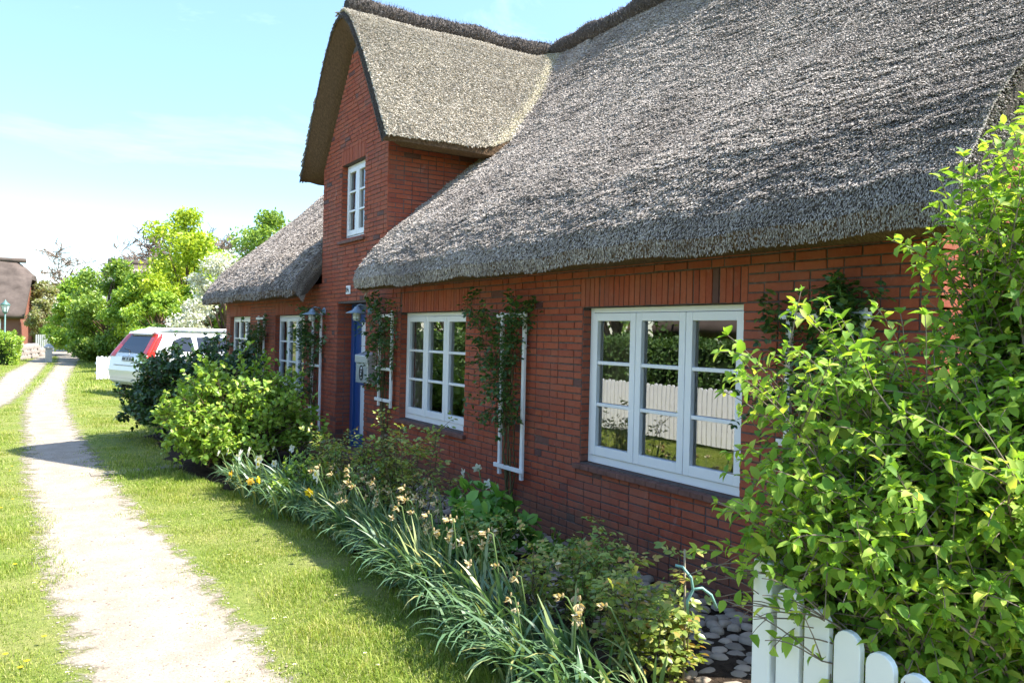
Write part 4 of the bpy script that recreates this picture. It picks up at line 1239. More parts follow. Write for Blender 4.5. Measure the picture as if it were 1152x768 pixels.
rose('rose seedling with yellow leaves close to the wall under the near window', (2.95, 3.75), .46, .18, 8, 69, LF_ROSE)

# stake with a garden tie
t = thing('plant_stake', 'thin wooden stake with a pale green tie looped round it beside the leafy rose', 'stake', (2.62, 2.66, 0))
m = MB(); m.tube([(0, 0, 0), (.008, .004, .35), (.0, .01, .70)], [.006, .006, .005], 6); m.build('stick', BAMBOO, t)
m = MB()
m.tube([(.02, .0, .40), (.0, -.015, .47), (.03, -.02, .52), (.005, -.03, .58), (-.02, .0, .625), (-.045, .02, .63)], .007, 6)
m.tube([(.03, -.02, .52), (.07, -.035, .525), (.115, -.05, .49), (.14, -.06, .43)], .007, 6); m.build('tie', TIE, t)

# ------------------------------------------------------------------ daffodils
def daff_flower(mb, kind, c, d, rg, mat=0, mat2=1):
    """flower at c facing d"""
    d = unit(np.array(d, float)); a = unit(np.cross(d, [0.1, 0.2, 1])); b = np.cross(d, a)
    if kind == 'dry':
        n = 11; ang = rg.random(n)*2*PI
        D = np.cos(ang)[:, None]*a*.55 + np.sin(ang)[:, None]*b*.55 + d*.9 + rg.normal(0, .35, (n, 3))
        leaves(mb, np.tile(c, (n, 1)), D, rg.normal(size=(n, 3)), rg.uniform(.023, .040, n), rg.uniform(.011, .020, n), mat, rg.uniform(-.5, .8, n), .7)
        mb.lathe([(0, 0), (.0055, .004), (.0045, .016), (.003, .022)], c - d*.012, 6, mat)
    else:
        n = 6; ang = np.arange(n)*PI/3 + rg.random()
        D = np.cos(ang)[:, None]*a + np.sin(ang)[:, None]*b + d*.12 + rg.normal(0, .1, (n, 3))
        leaves(mb, np.tile(c, (n, 1)), D, np.tile(d, (n, 1)), rg.uniform(.040, .048, n), .030, mat, -.1, .1)
        k = 12; r = [(.008, 0), (.011, .012), (.013, .022), (.018, .028)] if kind != 'white' else [(.007, 0), (.011, .008), (.013, .011)]
        th_ = np.arange(k)*2*PI/k
        g_ = np.array([[c + d*h_ + q*(1 + .12*(i % 2))*(math.cos(x)*a + math.sin(x)*b) for i, x in enumerate(th_)] for q, h_ in r])
        mb.grid(g_, mat2, True, True)
    if kind == 'double':
        n = 14; ang = rg.random(n)*2*PI
        D = np.cos(ang)[:, None]*a*.8 + np.sin(ang)[:, None]*b*.8 + d*rg.uniform(.4, 1.2, n)[:, None]
        leaves(mb, np.tile(c, (n, 1)), D, np.tile(d, (n, 1)), .026, .018, mat, -.2, .1)

def make_daff(kind, seed, label, group, mats, nl=9, L_=(.30, .44), stalk=True, h=.36, lean_az=PI):
    rg = np.random.default_rng(seed)
    t = thing('daffodil', label, 'daffodil', (0, 0, 0), 0, group)
    lv = MB()
    az = rg.normal(lean_az, .9, nl)
    P = np.concatenate([rg.normal(0, .018, (nl, 2)), np.zeros((nl, 1))], 1)
    th0 = rg.uniform(.05, .40, nl); th1 = th0 + rg.choice([.5, .9, 1.5, 2.2], nl, p=[.2, .25, .3, .25] if stalk else [.1, .2, .35, .35])
    ribbons(lv, P, az, rg.uniform(*L_, nl), rg.uniform(.013, .020, nl), th0, th1, 0, 7, rg.normal(0, .6, nl))
    lv.build('leaves', LF_DAFF, t)
    if stalk:
        s = MB(); a = rg.normal(lean_az, .7); ln = rg.uniform(.12, .45)
        pts = [np.array([math.cos(a)*ln*h*f**1.4, math.sin(a)*ln*h*f**1.4, h*f]) for f in np.linspace(0, 1, 7)]
        e = pts[-1]; droop = np.array([math.cos(a)*.9, math.sin(a)*.9, -.35 if kind == 'dry' else .1])
        pts += [e + np.array([math.cos(a)*.012, math.sin(a)*.012, .006]), e + np.array([math.cos(a)*.03, math.sin(a)*.03, .0])]
        s.tube(pts, [.0042]*7 + [.0036, .003], 5); s.build('stalk', GSTEM, t)
        f = MB(); daff_flower(f, kind, pts[-1], droop + rg.normal(0, .25, 3), rg); f.build('flower', mats, t)
    return t

daff_n = 0
def spread_daffs(protos, spots, rg):
    for i, (x, y) in enumerate(spots):
        p = protos[i % len(protos)]
        o = p if i < len(protos) else copy_tree(p)
        o.location = (x, y, 0.02); o.rotation_euler = (0, 0, rg.normal(0, .35)); s = rg.uniform(.85, 1.15); o.scale = (s, s, s)
rg = np.random.default_rng(5)
dry_l = 'withered daffodil with papery tan bloom in the long clump along the grass edge'
leafy_l = 'daffodil without bloom, only grey green strap leaves, in the clump along the grass edge'
protos = [make_daff('dry', 100 + i, dry_l, 'withered daffodils along the bed edge', [DRY, DRY], 11, (.34, .50), True, .40 + .03*i) for i in range(6)]
spots = []
for y in np.concatenate([np.linspace(2.6, 4.2, 20), np.linspace(4.2, 6.3, 62)]):
    w = .40 if y < 5.2 else .26
    spots.append((float(bed_x(y)) + .01 + w*rg.random(), y + rg.normal(0, .07)))
spots.sort(key=lambda q: rg.random())
spread_daffs(protos, spots, rg)
protos = [make_daff('none', 140 + i, leafy_l, 'leafy daffodils along the bed edge', [DRY, DRY], 15, (.30, .48), False) for i in range(4)]
spots = [(float(bed_x(y)) - .04 + .26*rg.random(), y + rg.normal(0, .06)) for y in np.linspace(2.4, 8.3, 120)]
spots.sort(key=lambda q: rg.random())
spread_daffs(protos, spots, rg)
protos = [make_daff('white', 160 + i, 'white daffodil in bloom at the far corner of the bed', 'white daffodils at the far bed corner', [P_WHITE, P_YEL if i % 2 else P_WHITE], 7, (.28, .40), True, .40, PI*1.05) for i in range(4)]
spread_daffs(protos, [(2.02, 7.85), (1.98, 8.15), (2.10, 8.30), (2.00, 7.6), (2.15, 8.05), (2.45, 8.35), (2.62, 8.05), (2.2, 7.75), (1.92, 8.45), (2.05, 7.3), (2.35, 6.35), (2.28, 6.6), (2.12, 7.95)], rg)
yl = make_daff('double', 180, 'double yellow daffodil leaning over the lawn at the bed edge', None, [P_YEL, P_YEL], 7, (.28, .40), True, .34); yl.location = (1.98, 6.95, .02)
y2 = make_daff('double', 181, 'double yellow daffodil beside the light green low bush, right of the other yellow one', None, [P_YEL, P_YEL], 7, (.28, .40), True, .33); y2.location = (2.12, 6.38, .02)
o1 = make_daff('trumpet', 182, 'small orange yellow daffodil nearest the round bush', None, [P_ORA, P_ORA], 5, (.22, .32), True, .24); o1.location = (1.93, 7.95, .02); o1.rotation_euler = (0, 0, -.3)
o2 = make_daff('trumpet', 183, 'orange yellow daffodil low over the grass below the white daffodils', None, [P_ORA, P_ORA], 5, (.22, .32), True, .20); o2.location = (1.97, 7.62, .02)
# white late flowers in the shade
t0 = None
for i, (x, y, h_) in enumerate([(3.15, 5.35, .56), (3.2, 5.2, .50), (3.05, 5.15, .44), (3.12, 5.0, .48), (3.25, 5.55, .52)]):
    o = make_daff('white', 190 + i, 'small white flower on a thin stem in the shade left of the middle trellis foot', 'small white flowers in the shade', [P_WHITE, P_WHITE], 3, (.2, .3), True, h_)
    o.location = (x, y, .03); o.name = 'white_flower'; o['category'] = 'flower'
# ------------------------------------------------------------------ fences
def picket(mb, c, d, w, h, th=.022, z0=.06, rounded=True):
    """one picket: c ground point, d unit direction along the fence"""
    d = np.array([d[0], d[1], 0.0]); n = np.array([-d[1], d[0], 0.0]); hw = w/2
    pts = [(-hw, z0), (hw, z0)]
    if rounded: pts += [(hw*math.cos(a), h - hw + hw*math.sin(a)) for a in np.linspace(0, PI, 9)]
    else: pts += [(hw, h), (-hw, h)]
    poly = [np.array(c, float) + d*u + np.array([0, 0, z]) - n*th/2 for u, z in pts]
    mb.prism(poly, n*th)

def post(mb, c, w, h):
    x, y = c; hw = w/2
    mb.box((x-hw, y-hw, 0), (x+hw, y+hw, h)); mb.box((x-hw-.012, y-hw-.012, h), (x+hw+.012, y+hw+.012, h+.025))
    mb.lathe([(hw*1.3, h+.025), (hw*.6, h+.055), (0, h+.065)], (x, y, 0), 4)

# gate parallel to the house, its top dipping towards the viewer
t = thing('picket_gate', 'white picket gate with rounded pickets and a dipping top under the big shrub', 'gate', (1.96, 1.15, 0))
O_ = (1.96, 1.15, 0)
y = 1.555; i = 0
while y > .12:
    f = (1.575 - y)/1.4
    h = .80 + .14*(1 - math.sin(PI*min(max(f*1.05, 0), 1)))
    m = MB(); picket(m, (1.96, y, 0), (0, 1), .082, h); m.build('picket', WHITE, t, O_, bevel=.003); y -= .098; i += 1
for z in (.26, .62):
    m = MB(); m.box((1.972, .10, z-.035), (1.998, 1.615, z+.035)); m.build('rail', WHITE, t, O_, bevel=.003)
t = thing('gate_post', 'square white post at the corner of the picket fence beside the cobbles', 'post', (1.985, 1.655, 0))
m = MB(); m.box((-.035, -.035, 0), (.035, .035, .99)); m.build('post', WHITE, t, bevel=.006)
t = thing('picket_fence', 'sunlit white picket fence running from the corner post to the house behind the shrub', 'fence', (2.8, 1.68, 0)); O_ = (2.8, 1.68, 0)
for x in np.arange(2.08, 3.64, .105):
    m = MB(); picket(m, (x, 1.68, 0), (1, 0), .078, .98 + .01*math.sin(x*9)); m.build('picket', WHITE, t, O_, bevel=.003)
for z in (.28, .74):
    m = MB(); m.box((2.025, 1.695, z-.035), (3.68, 1.72, z+.035)); m.build('rail', WHITE, t, O_, bevel=.003)

# fence and hedge on the other side of the track, reflected in the windows
def long_fence(name, label, p, q, h, step, group=None, w=.075):
    p = np.array(p, float); q = np.array(q, float); d = unit(q - p); L_ = np.linalg.norm(q - p)
    t = thing(name, label, 'fence', (*((p + q)/2), 0), 0, group); O_ = (*((p+q)/2), 0); nn = np.array([-d[1], d[0]])
    k = int(L_/step); pk = MB()
    proto = None
    for i in range(k):
        c = p + d*(i + .5)*step
        m = MB(); picket(m, (*c, 0), d, w, h + .012*math.sin(i*2.1)); m.build('picket', WHITE_OLD, t, O_)
    for z in (.25, h*.72):
        m = MB(); a = p + nn*.02; b = q + nn*.02
        m.prism([(*a, z-.035), (*(a + nn*.025), z-.035), (*(a + nn*.025), z+.035), (*a, z+.035)], (*(b-a), 0)); m.build('rail', WHITE_OLD, t, O_)
    return t
long_fence('picket_fence', 'white picket fence on the far side of the track, seen reflected in the near window', (-1.35, 5.2), (-1.35, 13.6), .92, .10)
long_fence('picket_fence', 'white picket fence behind the back of the parked car', (2.12, 27.0), (5.6, 28.6), .74, .12, w=.09)

def hedge(name, label, x0, x1, y0, y1, h, n, mat, Ls, seed, wob=.06):
    rg = np.random.default_rng(seed); t = thing(name, label, 'hedge', ((x0+x1)/2, (y0+y1)/2, 0)); O_ = np.array([(x0+x1)/2, (y0+y1)/2, 0])
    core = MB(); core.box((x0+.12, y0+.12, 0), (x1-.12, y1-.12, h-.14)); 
    lv = MB(); lx, ly = x1-x0, y1-y0
    ar = np.array([ly*h, ly*h, lx*h, lx*h, lx*ly]); fc = rg.choice(5, n, p=ar/ar.sum()); u, v = rg.random(n), rg.random(n)
    P = np.zeros((n, 3)); N = np.zeros((n, 3))
    for k, (fx, fy, fz, nv) in enumerate([(lambda u, v: 0*u, lambda u, v: u, lambda u, v: v, (-1, 0, 0)), (lambda u, v: 0*u+1, lambda u, v: u, lambda u, v: v, (1, 0, 0)),
                                          (lambda u, v: u, lambda u, v: 0*u, lambda u, v: v, (0, -1, 0)), (lambda u, v: u, lambda u, v: 0*u+1, lambda u, v: v, (0, 1, 0)), (lambda u, v: u, lambda u, v: v, lambda u, v: 0*u+1, (0, 0, 1))]):
        s = fc == k; P[s] = np.stack([x0 + lx*fx(u[s], v[s]), y0 + ly*fy(u[s], v[s]), h*fz(u[s], v[s])], 1); N[s] = nv
    P -= N*rg.uniform(-.05, .14, (n, 1)); P += N*(wob*np.sin(P[:, 1:2]*3.1 + P[:, 2:3]*4) + wob*np.sin(P[:, 0:1]*4.3 + P[:, 1:2]*1.7))
    P[:, 2] = np.maximum(P[:, 2], .02)
    L_ = rg.uniform(*Ls, n)
    diamonds(lv, P, N*.4 + rg.normal(0, .7, (n, 3)) + [0, 0, .25], N + rg.normal(0, .5, (n, 3)) + [0, 0, .3], L_, L_*.6)
    core.build('twigs', HCORE, t, O_); lv.build('foliage', mat, t, O_)
hedge('hedge', 'clipped hedge across the track, reflected in the near window', -3.4, -2.5, 3.0, 24.0, 1.62, 42000, LF_HEDGE, (.06, .10), 81)
hedge('hedge', 'low bright green hedge at the left edge beside the stone wall', -3.6, 0.10, 37.6, 40.2, 1.15, 14000, LF_LIGHT, (.07, .13), 82, .10)
hedge('hedge', 'green hedge behind the grey gate at the end of the track', 1.75, 7.0, 64.5, 66, 1.35, 9000, LF_LIGHT, (.12, .22), 83, .12)

# ------------------------------------------------------------------ car
def car():
    a = math.atan2(.334, .943)
    t = thing('parked_car', 'white estate car with tall red tail lights parked beyond the dark bush', 'car', (2.30, 21.15, 0), a)
    sec = [(.0, .26), (.70, .26), (.86, .34), (.905, .60), (.895, .93), (.865, 1.03), (.72, 1.46), (.64, 1.555), (.34, 1.61), (0, 1.62)]
    rear = [.10, .08, .02, .0, .05, .10, .40, .50, .56, .58]
    st = [(None, None), (.85, 1.0), (1.7, 1.0), (2.5, 1.0), (2.9, .985), (3.55, .0), (4.2, -.10), (4.42, -.2)]
    rows = []
    for k, (s, top) in enumerate(st):
        r_ = []
        for j, ((yy, zz), ro) in enumerate(zip(sec, rear)):
            if s is None: r_.append((ro, yy, zz)); continue
            z = zz; y_ = yy
            if j >= 6 and top < .98: z = 1.04 + (zz - 1.46)*.25 + top*.6; y_ = [.80, .72, .36, 0][j-6]
            elif j >= 5 and top < .98: z = 1.03 + top*.6
            elif j >= 8: z = zz*top
            if k == len(st)-1: y_ *= .90; z = min(z, .82 + .0*j)
            r_.append((max(s, ro + .1) if k == 1 else s, y_, z))
        full = [(x, -y_, z) for x, y_, z in r_] + [(x, y_, z) for x, y_, z in r_[::-1]][1:-1]
        rows.append(full)
    m = MB(); G = np.array(rows); m.grid(G, 0, True, True)
    q = len(sec)
    for e in (0, -1):
        p = G[e]; n_ = len(p); fs = []
        for j in range(1, q-1):
            jm, jn = (n_ - j) % n_, (n_ - j - 1) % n_
            if j+1 == q-1: fs.append([j, jm, q-1, q-1])
            else: fs.append([j, jm, jn, j+1])
        m.add(p, [np.array([f for f in fs if len(set(f)) == 4]), np.array([[f[0], f[1], f[2]] for f in fs if len(set(f)) == 3] + [[0, 1, n_-1]])], 0)
    body = m.build('body', CARPAINT, t)
    body.modifiers.new('edge', 'BEVEL').width = .015; body.modifiers['edge'].limit_method = 'ANGLE'; body.modifiers['edge'].angle_limit = R(35)
    def rs(z): return float(np.interp(z, [.26, .60, .93, 1.03, 1.46, 1.555], [.08, 0, .05, .10, .40, .50]))
    def hw(z): return float(np.interp(z, [.26, .34, .60, .93, 1.03, 1.46, 1.555], [.70, .86, .905, .895, .865, .72, .64]))
    def rear_panel(name, z0, z1, w0, w1, mat, off=.012, thick=.01, yoff=0):
        m = MB(); p = [(rs(z0)-off, yoff-w0, z0), (rs(z0)-off, yoff+w0, z0), (rs(z1)-off, yoff+w1, z1), (rs(z1)-off, yoff-w1, z1)]
        m.prism(p, (thick, 0, 0)); return m.build(name, mat, t, bevel=.003)
    rear_panel('rear_window', 1.03, 1.45, .60, .53, CARGLASS, .014)
    pl = rear_panel('number_plate', .83, .94, .26, .26, BLACK, .020)
    m = MB(); m.prism([(rs(.84)-.026, -.245, .84), (rs(.84)-.026, .245, .84), (rs(.93)-.026, .245, .93), (rs(.93)-.026, -.245, .93)], (.004, 0, 0)); m.build('plate_face', PLATE, pl)
    m = MB()
    for k, yy in enumerate([-.19, -.15, -.06, -.02, .08, .12, .16, .2]):
        m.prism([(rs(.85)-.030, yy, .855), (rs(.85)-.030, yy+.022, .855), (rs(.92)-.030, yy+.022, .915), (rs(.92)-.030, yy, .915)], (.003, 0, 0))
    m.build('characters', BLACK, pl)
    rear_panel('tailgate_trim', .71, .735, .66, .66, GREYPAINT, .010)
    rear_panel('tailgate_gap', .445, .465, .74, .74, BLACK, .008)
    rear_panel('badge', .97, 1.01, .035, .03, METAL, .02)
    rear_panel('spoiler', 1.49, 1.54, .56, .60, CARPAINT, .10, .12)
    rear_panel('bumper', .30, .42, .78, .86, GREYPAINT, .03, .03)
    for s in (-1, 1):
        m = MB(); zs = np.linspace(.93, 1.50, 9); prof = []
        for z in zs:
            w = hw(z); r0 = rs(z); f = (z - .93)/.57
            yi = (.63 + .04*(1-f))*w/.865*.96; fw_ = .19 - .10*f
            prof.append([(r0-.014, s*yi, z), (r0-.022, s*(w*.94), z), (r0-.020, s*(w+.006), z), (r0+.006, s*(w+.022), z), (r0+.06, s*(w+.018), z), (r0+fw_, s*(w+.008), z)])
        m.grid(np.array(prof), 0, True); 
        prof2 = [[(p[0]+.05, p[1]*.985, p[2]) for p in r_] for r_ in prof]
        m.grid(np.array(prof2), 0, True)
        m.build('tail_light', TAIL, t)
        for (s0, s1, b0, b1) in ((.62, 1.28, .86, 1.24), (1.38, 2.32, 1.38, 2.30), (2.42, 3.35, 2.42, 2.95)):
            m = MB()
            pts = []
            for sx, z in ((s0, 1.08), (s1, 1.08), (b1, 1.43), (b0, 1.43)): pts.append((sx, s*(hw(z) + .004), z))
            if s0 < .7: pts = [(.66, s*(hw(1.16)+.004), 1.16), (.80, s*(hw(1.08)+.004), 1.08)] + pts[1:3] + [(.98, s*(hw(1.43)+.004), 1.43), (.76, s*(hw(1.34)+.004), 1.34)]
            m.prism(pts, (0, s*.006, 0)); m.build('side_window', CARGLASS, t, bevel=.002)
        m = MB(); m.tube([(.75, s*.62, 1.60), (.85, s*.62, 1.635), (2.5, s*.62, 1.635), (2.65, s*.62, 1.60)], .014, 6); m.build('roof_rail', METAL, t)
        for sx in (.82, 3.45):
            m = MB(); m.lathe([(.20, -.10), (.33, -.10), (.345, -.06), (.345, .06), (.33, .10), (.20, .10)], (sx, s*.80, .345), 24, axis=1); w_ = m.build('wheel', RUBBER, t)
            m = MB(); m.lathe([(.0, s*.075), (.06, s*.08), (.19, s*.085), (.21, s*.095), (.205, -s*.02)], (sx, s*.80, .345), 20, axis=1); m.build('rim', METAL, w_)
        m = MB(); m.box((2.75, s*.86, .98), (2.93, s*1.06, 1.12)); m.build('mirror', CARPAINT, t, bevel=.03)
    for sx in (1.36, 2.38):
        m = MB(); zs = np.linspace(.42, 1.05, 8); m.grid(np.array([[(sx, -(hw(z) + .003), z), (sx + .012, -(hw(z) + .003), z)] for z in zs]), 0, False); m.build('door_seam', BLACK, t)
    m = MB(); m.box((1.44, -.93, .90), (1.62, -.905, .93)); m.build('door_handle', CARPAINT, t, bevel=.008)
    m = MB(); m.box((.16, -.78, .15), (4.2, .78, .285)); m.build('underbody_shade', RUBBER, t, bevel=.03)  # underside block added in near-black, so the shade beneath the car is dark
    for yy in (-.74, .74):
        m = MB(); m.box((.30, yy - .11, .07), (.32, yy + .11, .30)); m.build('mud_flap', RUBBER, t)
    m = MB(); m.tube([(.02, .52, .24), (.4, .52, .25)], .03, 8); m.build('exhaust_pipe', METAL, t)
    m = MB(); m.tube([(rs(1.05)-.03, 0, 1.05), (rs(1.10)-.03, .1, 1.10), (rs(1.13)-.03, .38, 1.13)], .008, 5); m.build('rear_wiper', BLACK, t)
    m = MB(); m.prism([(3.56, -.74, 1.075), (3.56, .74, 1.075), (2.95, .66, 1.50), (2.95, -.66, 1.50)], (.03, 0, .02)); m.build('windscreen', CARGLASS, t)
car()

# ------------------------------------------------------------------ trees
def tree(name, label, base, h, crown, leafmat, n, Ls, seed, trunk_r=.12, ncl=26, z_lo=.3, cat='tree', bare=False, group=None, fill=.5):
    rg = np.random.default_rng(seed); t = thing(name, label, cat, (*base, 0), 0, group)
    tr = MB(); lv = MB()
    top = h*.8
    k = 8; pts = np.array([[rg.normal(0, .05)*i*.3, rg.normal(0, .05)*i*.3, top*i/(k-1)] for i in range(k)]); pts[0] = 0
    tr.tube(pts, np.linspace(trunk_r, trunk_r*.2, k), 7)
    cs = []
    for i in range(ncl):
        th_ = rg.random()*2*PI; r_ = rg.uniform(.35, 1.0)**.6; z = rg.uniform(z_lo, 1.0)
        # widest a little below the middle
        prof = math.sin(PI*min(max((z - z_lo)/(1 - z_lo)*.85 + .12, 0), 1))**.7
        c = np.array([crown[0]*r_*prof*math.cos(th_), crown[1]*r_*prof*math.sin(th_), h*z]); cs.append(c)
        s = pts[min(k-1, max(1, int((z*.62)*(k-1))))]
        q = np.linspace(0, 1, 6)[:, None]
        br = s*(1-q) + c*q + np.array([0, 0, .08*h])*np.sin(q*PI)*.5 + rg.normal(0, .03, (6, 3))*h*.15*q*(1-q)*4
        tr.tube(br, np.linspace(trunk_r*.4, trunk_r*.07, 6), 5)
    cs = np.array(cs)
    if n:
        idx = rg.integers(0, ncl, n); sg = h*.055*rg.uniform(.7, 1.5, ncl)*fill*2
        P = cs[idx] + unit(rg.normal(size=(n, 3)))*(rg.random((n, 1))**.5)*sg[idx][:, None]*[1.25, 1.25, .85]*1.6
        P[:, 2] = np.maximum(P[:, 2], .05)
        L_ = rg.uniform(*Ls, n)
        diamonds(lv, P, rg.normal(0, 1, (n, 3)) + [0, 0, .1], rg.normal(0, .6, (n, 3)) + [0, 0, 1], L_, L_*.6)
        lv.build('crown', leafmat, t)
    tr.build('trunk', WOOD, t)
    return t

def bare_tree(name, label, base, h, w, seed, depth=5, group=None, leafmat=None, nl=0):
    rg = np.random.default_rng(seed); t = thing(name, label, 'tree', (*base, 0), 0, group); m = MB(); tips = []
    def grow(b, d, L_, r_, lv_):
        n = 5; pts = [b]; dd = d
        for _ in range(n):
            dd = unit(dd + rg.normal(0, .10, 3) + [0, 0, .03]); pts.append(pts[-1] + dd*L_/n)
        m.tube(pts, np.maximum(np.linspace(r_, r_*.6, n+1), .017), 5 if lv_ < 3 else 3, cap=False)
        if lv_ == depth: tips.append(pts[-1]); return
        for _ in range(3 if lv_ < 2 else rg.integers(2, 4)):
            k = rg.integers(2, n+1)
            grow(pts[k], unit(dd + rg.normal(0, .62, 3)*[w, w, .45]), L_*rg.uniform(.62, .82), r_*.58, lv_+1)
    grow(np.zeros(3), np.array([0, 0, 1.0]), h*.28, h*.021, 0)
    k_ = h/max(v[:, 2].max() for v in m.v); m.v = [v*k_ for v in m.v]; tips = [q*k_ for q in tips]
    m.build('branches', TWIG, t)
    if nl:
        P = np.array(tips); i = rg.integers(0, len(P), nl); P = P[i] + rg.normal(0, h*.02, (nl, 3)); lv = MB(); L_ = rg.uniform(.10, .2, nl)
        diamonds(lv, P, rg.normal(size=(nl, 3)), rg.normal(0, .6, (nl, 3)) + [0, 0, 1], L_, L_*.6); lv.build('crown', leafmat, t)
    return t
tree('yellow_green_tree', 'tall yellow green tree rising above the others behind the car', (6.3, 36.5), 6.6, (1.75, 1.7), LF_YEL, 15000, (.13, .22), 201, .13, 34, .25)
tree('blossom_tree', 'apple tree full of white blossom beside the end of the house', (6.3, 29.5), 4.0, (1.75, 1.6), LF_BLOS, 13000, (.09, .16), 202, .10, 34, .12)
tree('fir_tree', 'dark green tree with upright tufts peeping over the left roof slope', (8.2, 31.0), 5.9, (1.5, 1.5), LF_MID, 9000, (.11, .18), 203, .12, 26, .2, fill=.42)
tree('bushy_tree', 'broad mid green leafy tree left of the blossom tree', (3.75, 41.0), 4.5, (1.7, 1.7), LF_MID, 15000, (.13, .22), 204, .12, 34, .05)
tree('bushy_tree', 'green leafy tree between the broad tree and the yellow green tree', (5.2, 38.5), 3.5, (1.7, 1.5), LF_MID, 14000, (.12, .2), 205, .12, 32, .04)
tree('bushy_tree', 'low green tree just behind the white car', (4.6, 31.5), 2.75, (1.5, 1.3), LF_LIGHT, 10000, (.09, .16), 206, .09, 30, .02)
tree('bushy_tree', 'green tree behind the blossom tree next to the house roof', (8.3, 37.0), 4.6, (2.0, 1.6), LF_LIGHT, 12000, (.13, .22), 207, .12, 28, .1)
tree('blossom_shrub', 'low white flowering shrub under the apple tree', (5.3, 28.9), 2.4, (.95, .9), LF_BLOS, 4500, (.08, .13), 208, .06, 20, .03)
tree('bushy_tree', 'small light green tree at the right of the grey gate', (3.55, 47.0), 2.7, (.75, 1.0), LF_LIGHT, 5200, (.12, .2), 209, .08, 20, .05)
tree('pale_tree', 'hazy pale budding tree far behind the gate', (2.55, 76), 5.0, (2.3, 2.2), LF_PALE, 9000, (.16, .30), 210, .14, 30, .08)
tree('pale_tree', 'second hazy pale tree far behind the gate, right of the first', (5.2, 80), 4.6, (2.6, 2.2), LF_PALE, 9000, (.16, .30), 211, .14, 30, .08)
tree('bushy_tree', 'leafy tree between the pale budding trees and the broad green tree', (3.0, 50.0), 4.0, (1.3, 1.3), LF_LIGHT, 9000, (.14, .24), 215, .1, 26, .05)
tree('bushy_tree', 'green tree in front of the cream gable', (6.3, 47.0), 3.5, (2.4, 1.6), LF_MID, 13000, (.14, .24), 216, .12, 34, .05)
tree('bushy_tree', 'yellowish tree close behind the car roof, left of the blossom shrub', (4.9, 34.5), 3.6, (1.5, 1.3), LF_YEL, 9000, (.11, .19), 217, .1, 28, .04)
tree('bushy_tree', 'light green tree right of the yellow green tree', (7.6, 40.0), 5.6, (1.7, 1.6), LF_LIGHT, 11000, (.14, .24), 218, .12, 30, .1)
tree('pale_tree', 'pale budding tree beside the distant cottage', (1.9, 70), 3.6, (1.0, 1.2), LF_PALE, 5000, (.14, .26), 219, .1, 22, .05)
tree('bushy_tree', 'bright leafy tree behind the car, between the yellow green tree and the blossom', (6.9, 33.5), 3.9, (1.6, 1.3), LF_LIGHT, 11000, (.11, .2), 231, .1, 30, .04)
tree('bushy_tree', 'bright leafy tree filling the gap left of the yellow green tree', (4.6, 37.0), 3.7, (1.3, 1.2), LF_LIGHT, 10000, (.12, .2), 232, .1, 28, .04)
tree('bushy_tree', 'pale green leafy tree beside the wooden post', (3.3, 44.0), 3.3, (1.1, 1.2), LF_LIGHT, 9000, (.12, .2), 233, .1, 26, .04)
bare_tree('bare_tree', 'leafless brown tree above the cream gable', (6.6, 61), 9.0, 1.6, 212, 7)
bare_tree('bare_tree', 'leafless tree left of the cream gable with fine grey branches', (4.9, 63), 7.8, 1.6, 213, 7)
bare_tree('bare_tree', 'leafless tree standing behind the yellow green tree', (8.6, 64), 9.4, 1.6, 214, 7)
# across the track (reflected in the panes)
for i, (b, h_, w_) in enumerate([((-5.2, 15.5), 5.2, 1.9), ((-6.0, 20.0), 6.0, 2.2), ((-5.6, 25.0), 5.0, 2.0), ((-4.6, 31.0), 4.6, 1.8)]):
    tree('garden_tree', ['leafy garden tree behind the clipped hedge, first beyond the opposite house', 'taller leafy garden tree behind the clipped hedge', 'leafy tree behind the far part of the clipped hedge', 'leafy tree past the end of the clipped hedge'][i], b, h_, (w_, w_), LF_HEDGE if i % 2 == 0 else LF_MID, 3600, (.12, .22), 220 + i, .13, 26, .1)
# woodland that closes the horizon
rgw = np.random.default_rng(300); m = MB(); n = 16000
ang = rgw.uniform(-PI, PI, n); rr = rgw.uniform(120, 150, n); hz = (3.2 + 1.5*np.sin(ang*23) + 1.2*np.sin(ang*57 + 1) + .8*np.sin(ang*131))
P = np.stack([rr*np.sin(ang), rr*np.cos(ang), rgw.random(n)**.8*np.maximum(hz, 1.5)], 1)
diamonds(m, P, rgw.normal(size=(n, 3)), rgw.normal(0, .6, (n, 3)) + [0, 0, 1], rgw.uniform(.9, 1.8, n), rgw.uniform(.6, 1.2, n))
tag(m.build('distant_woodland', LF_MID), 'low distant woodland along the horizon', 'woodland', kind='stuff')

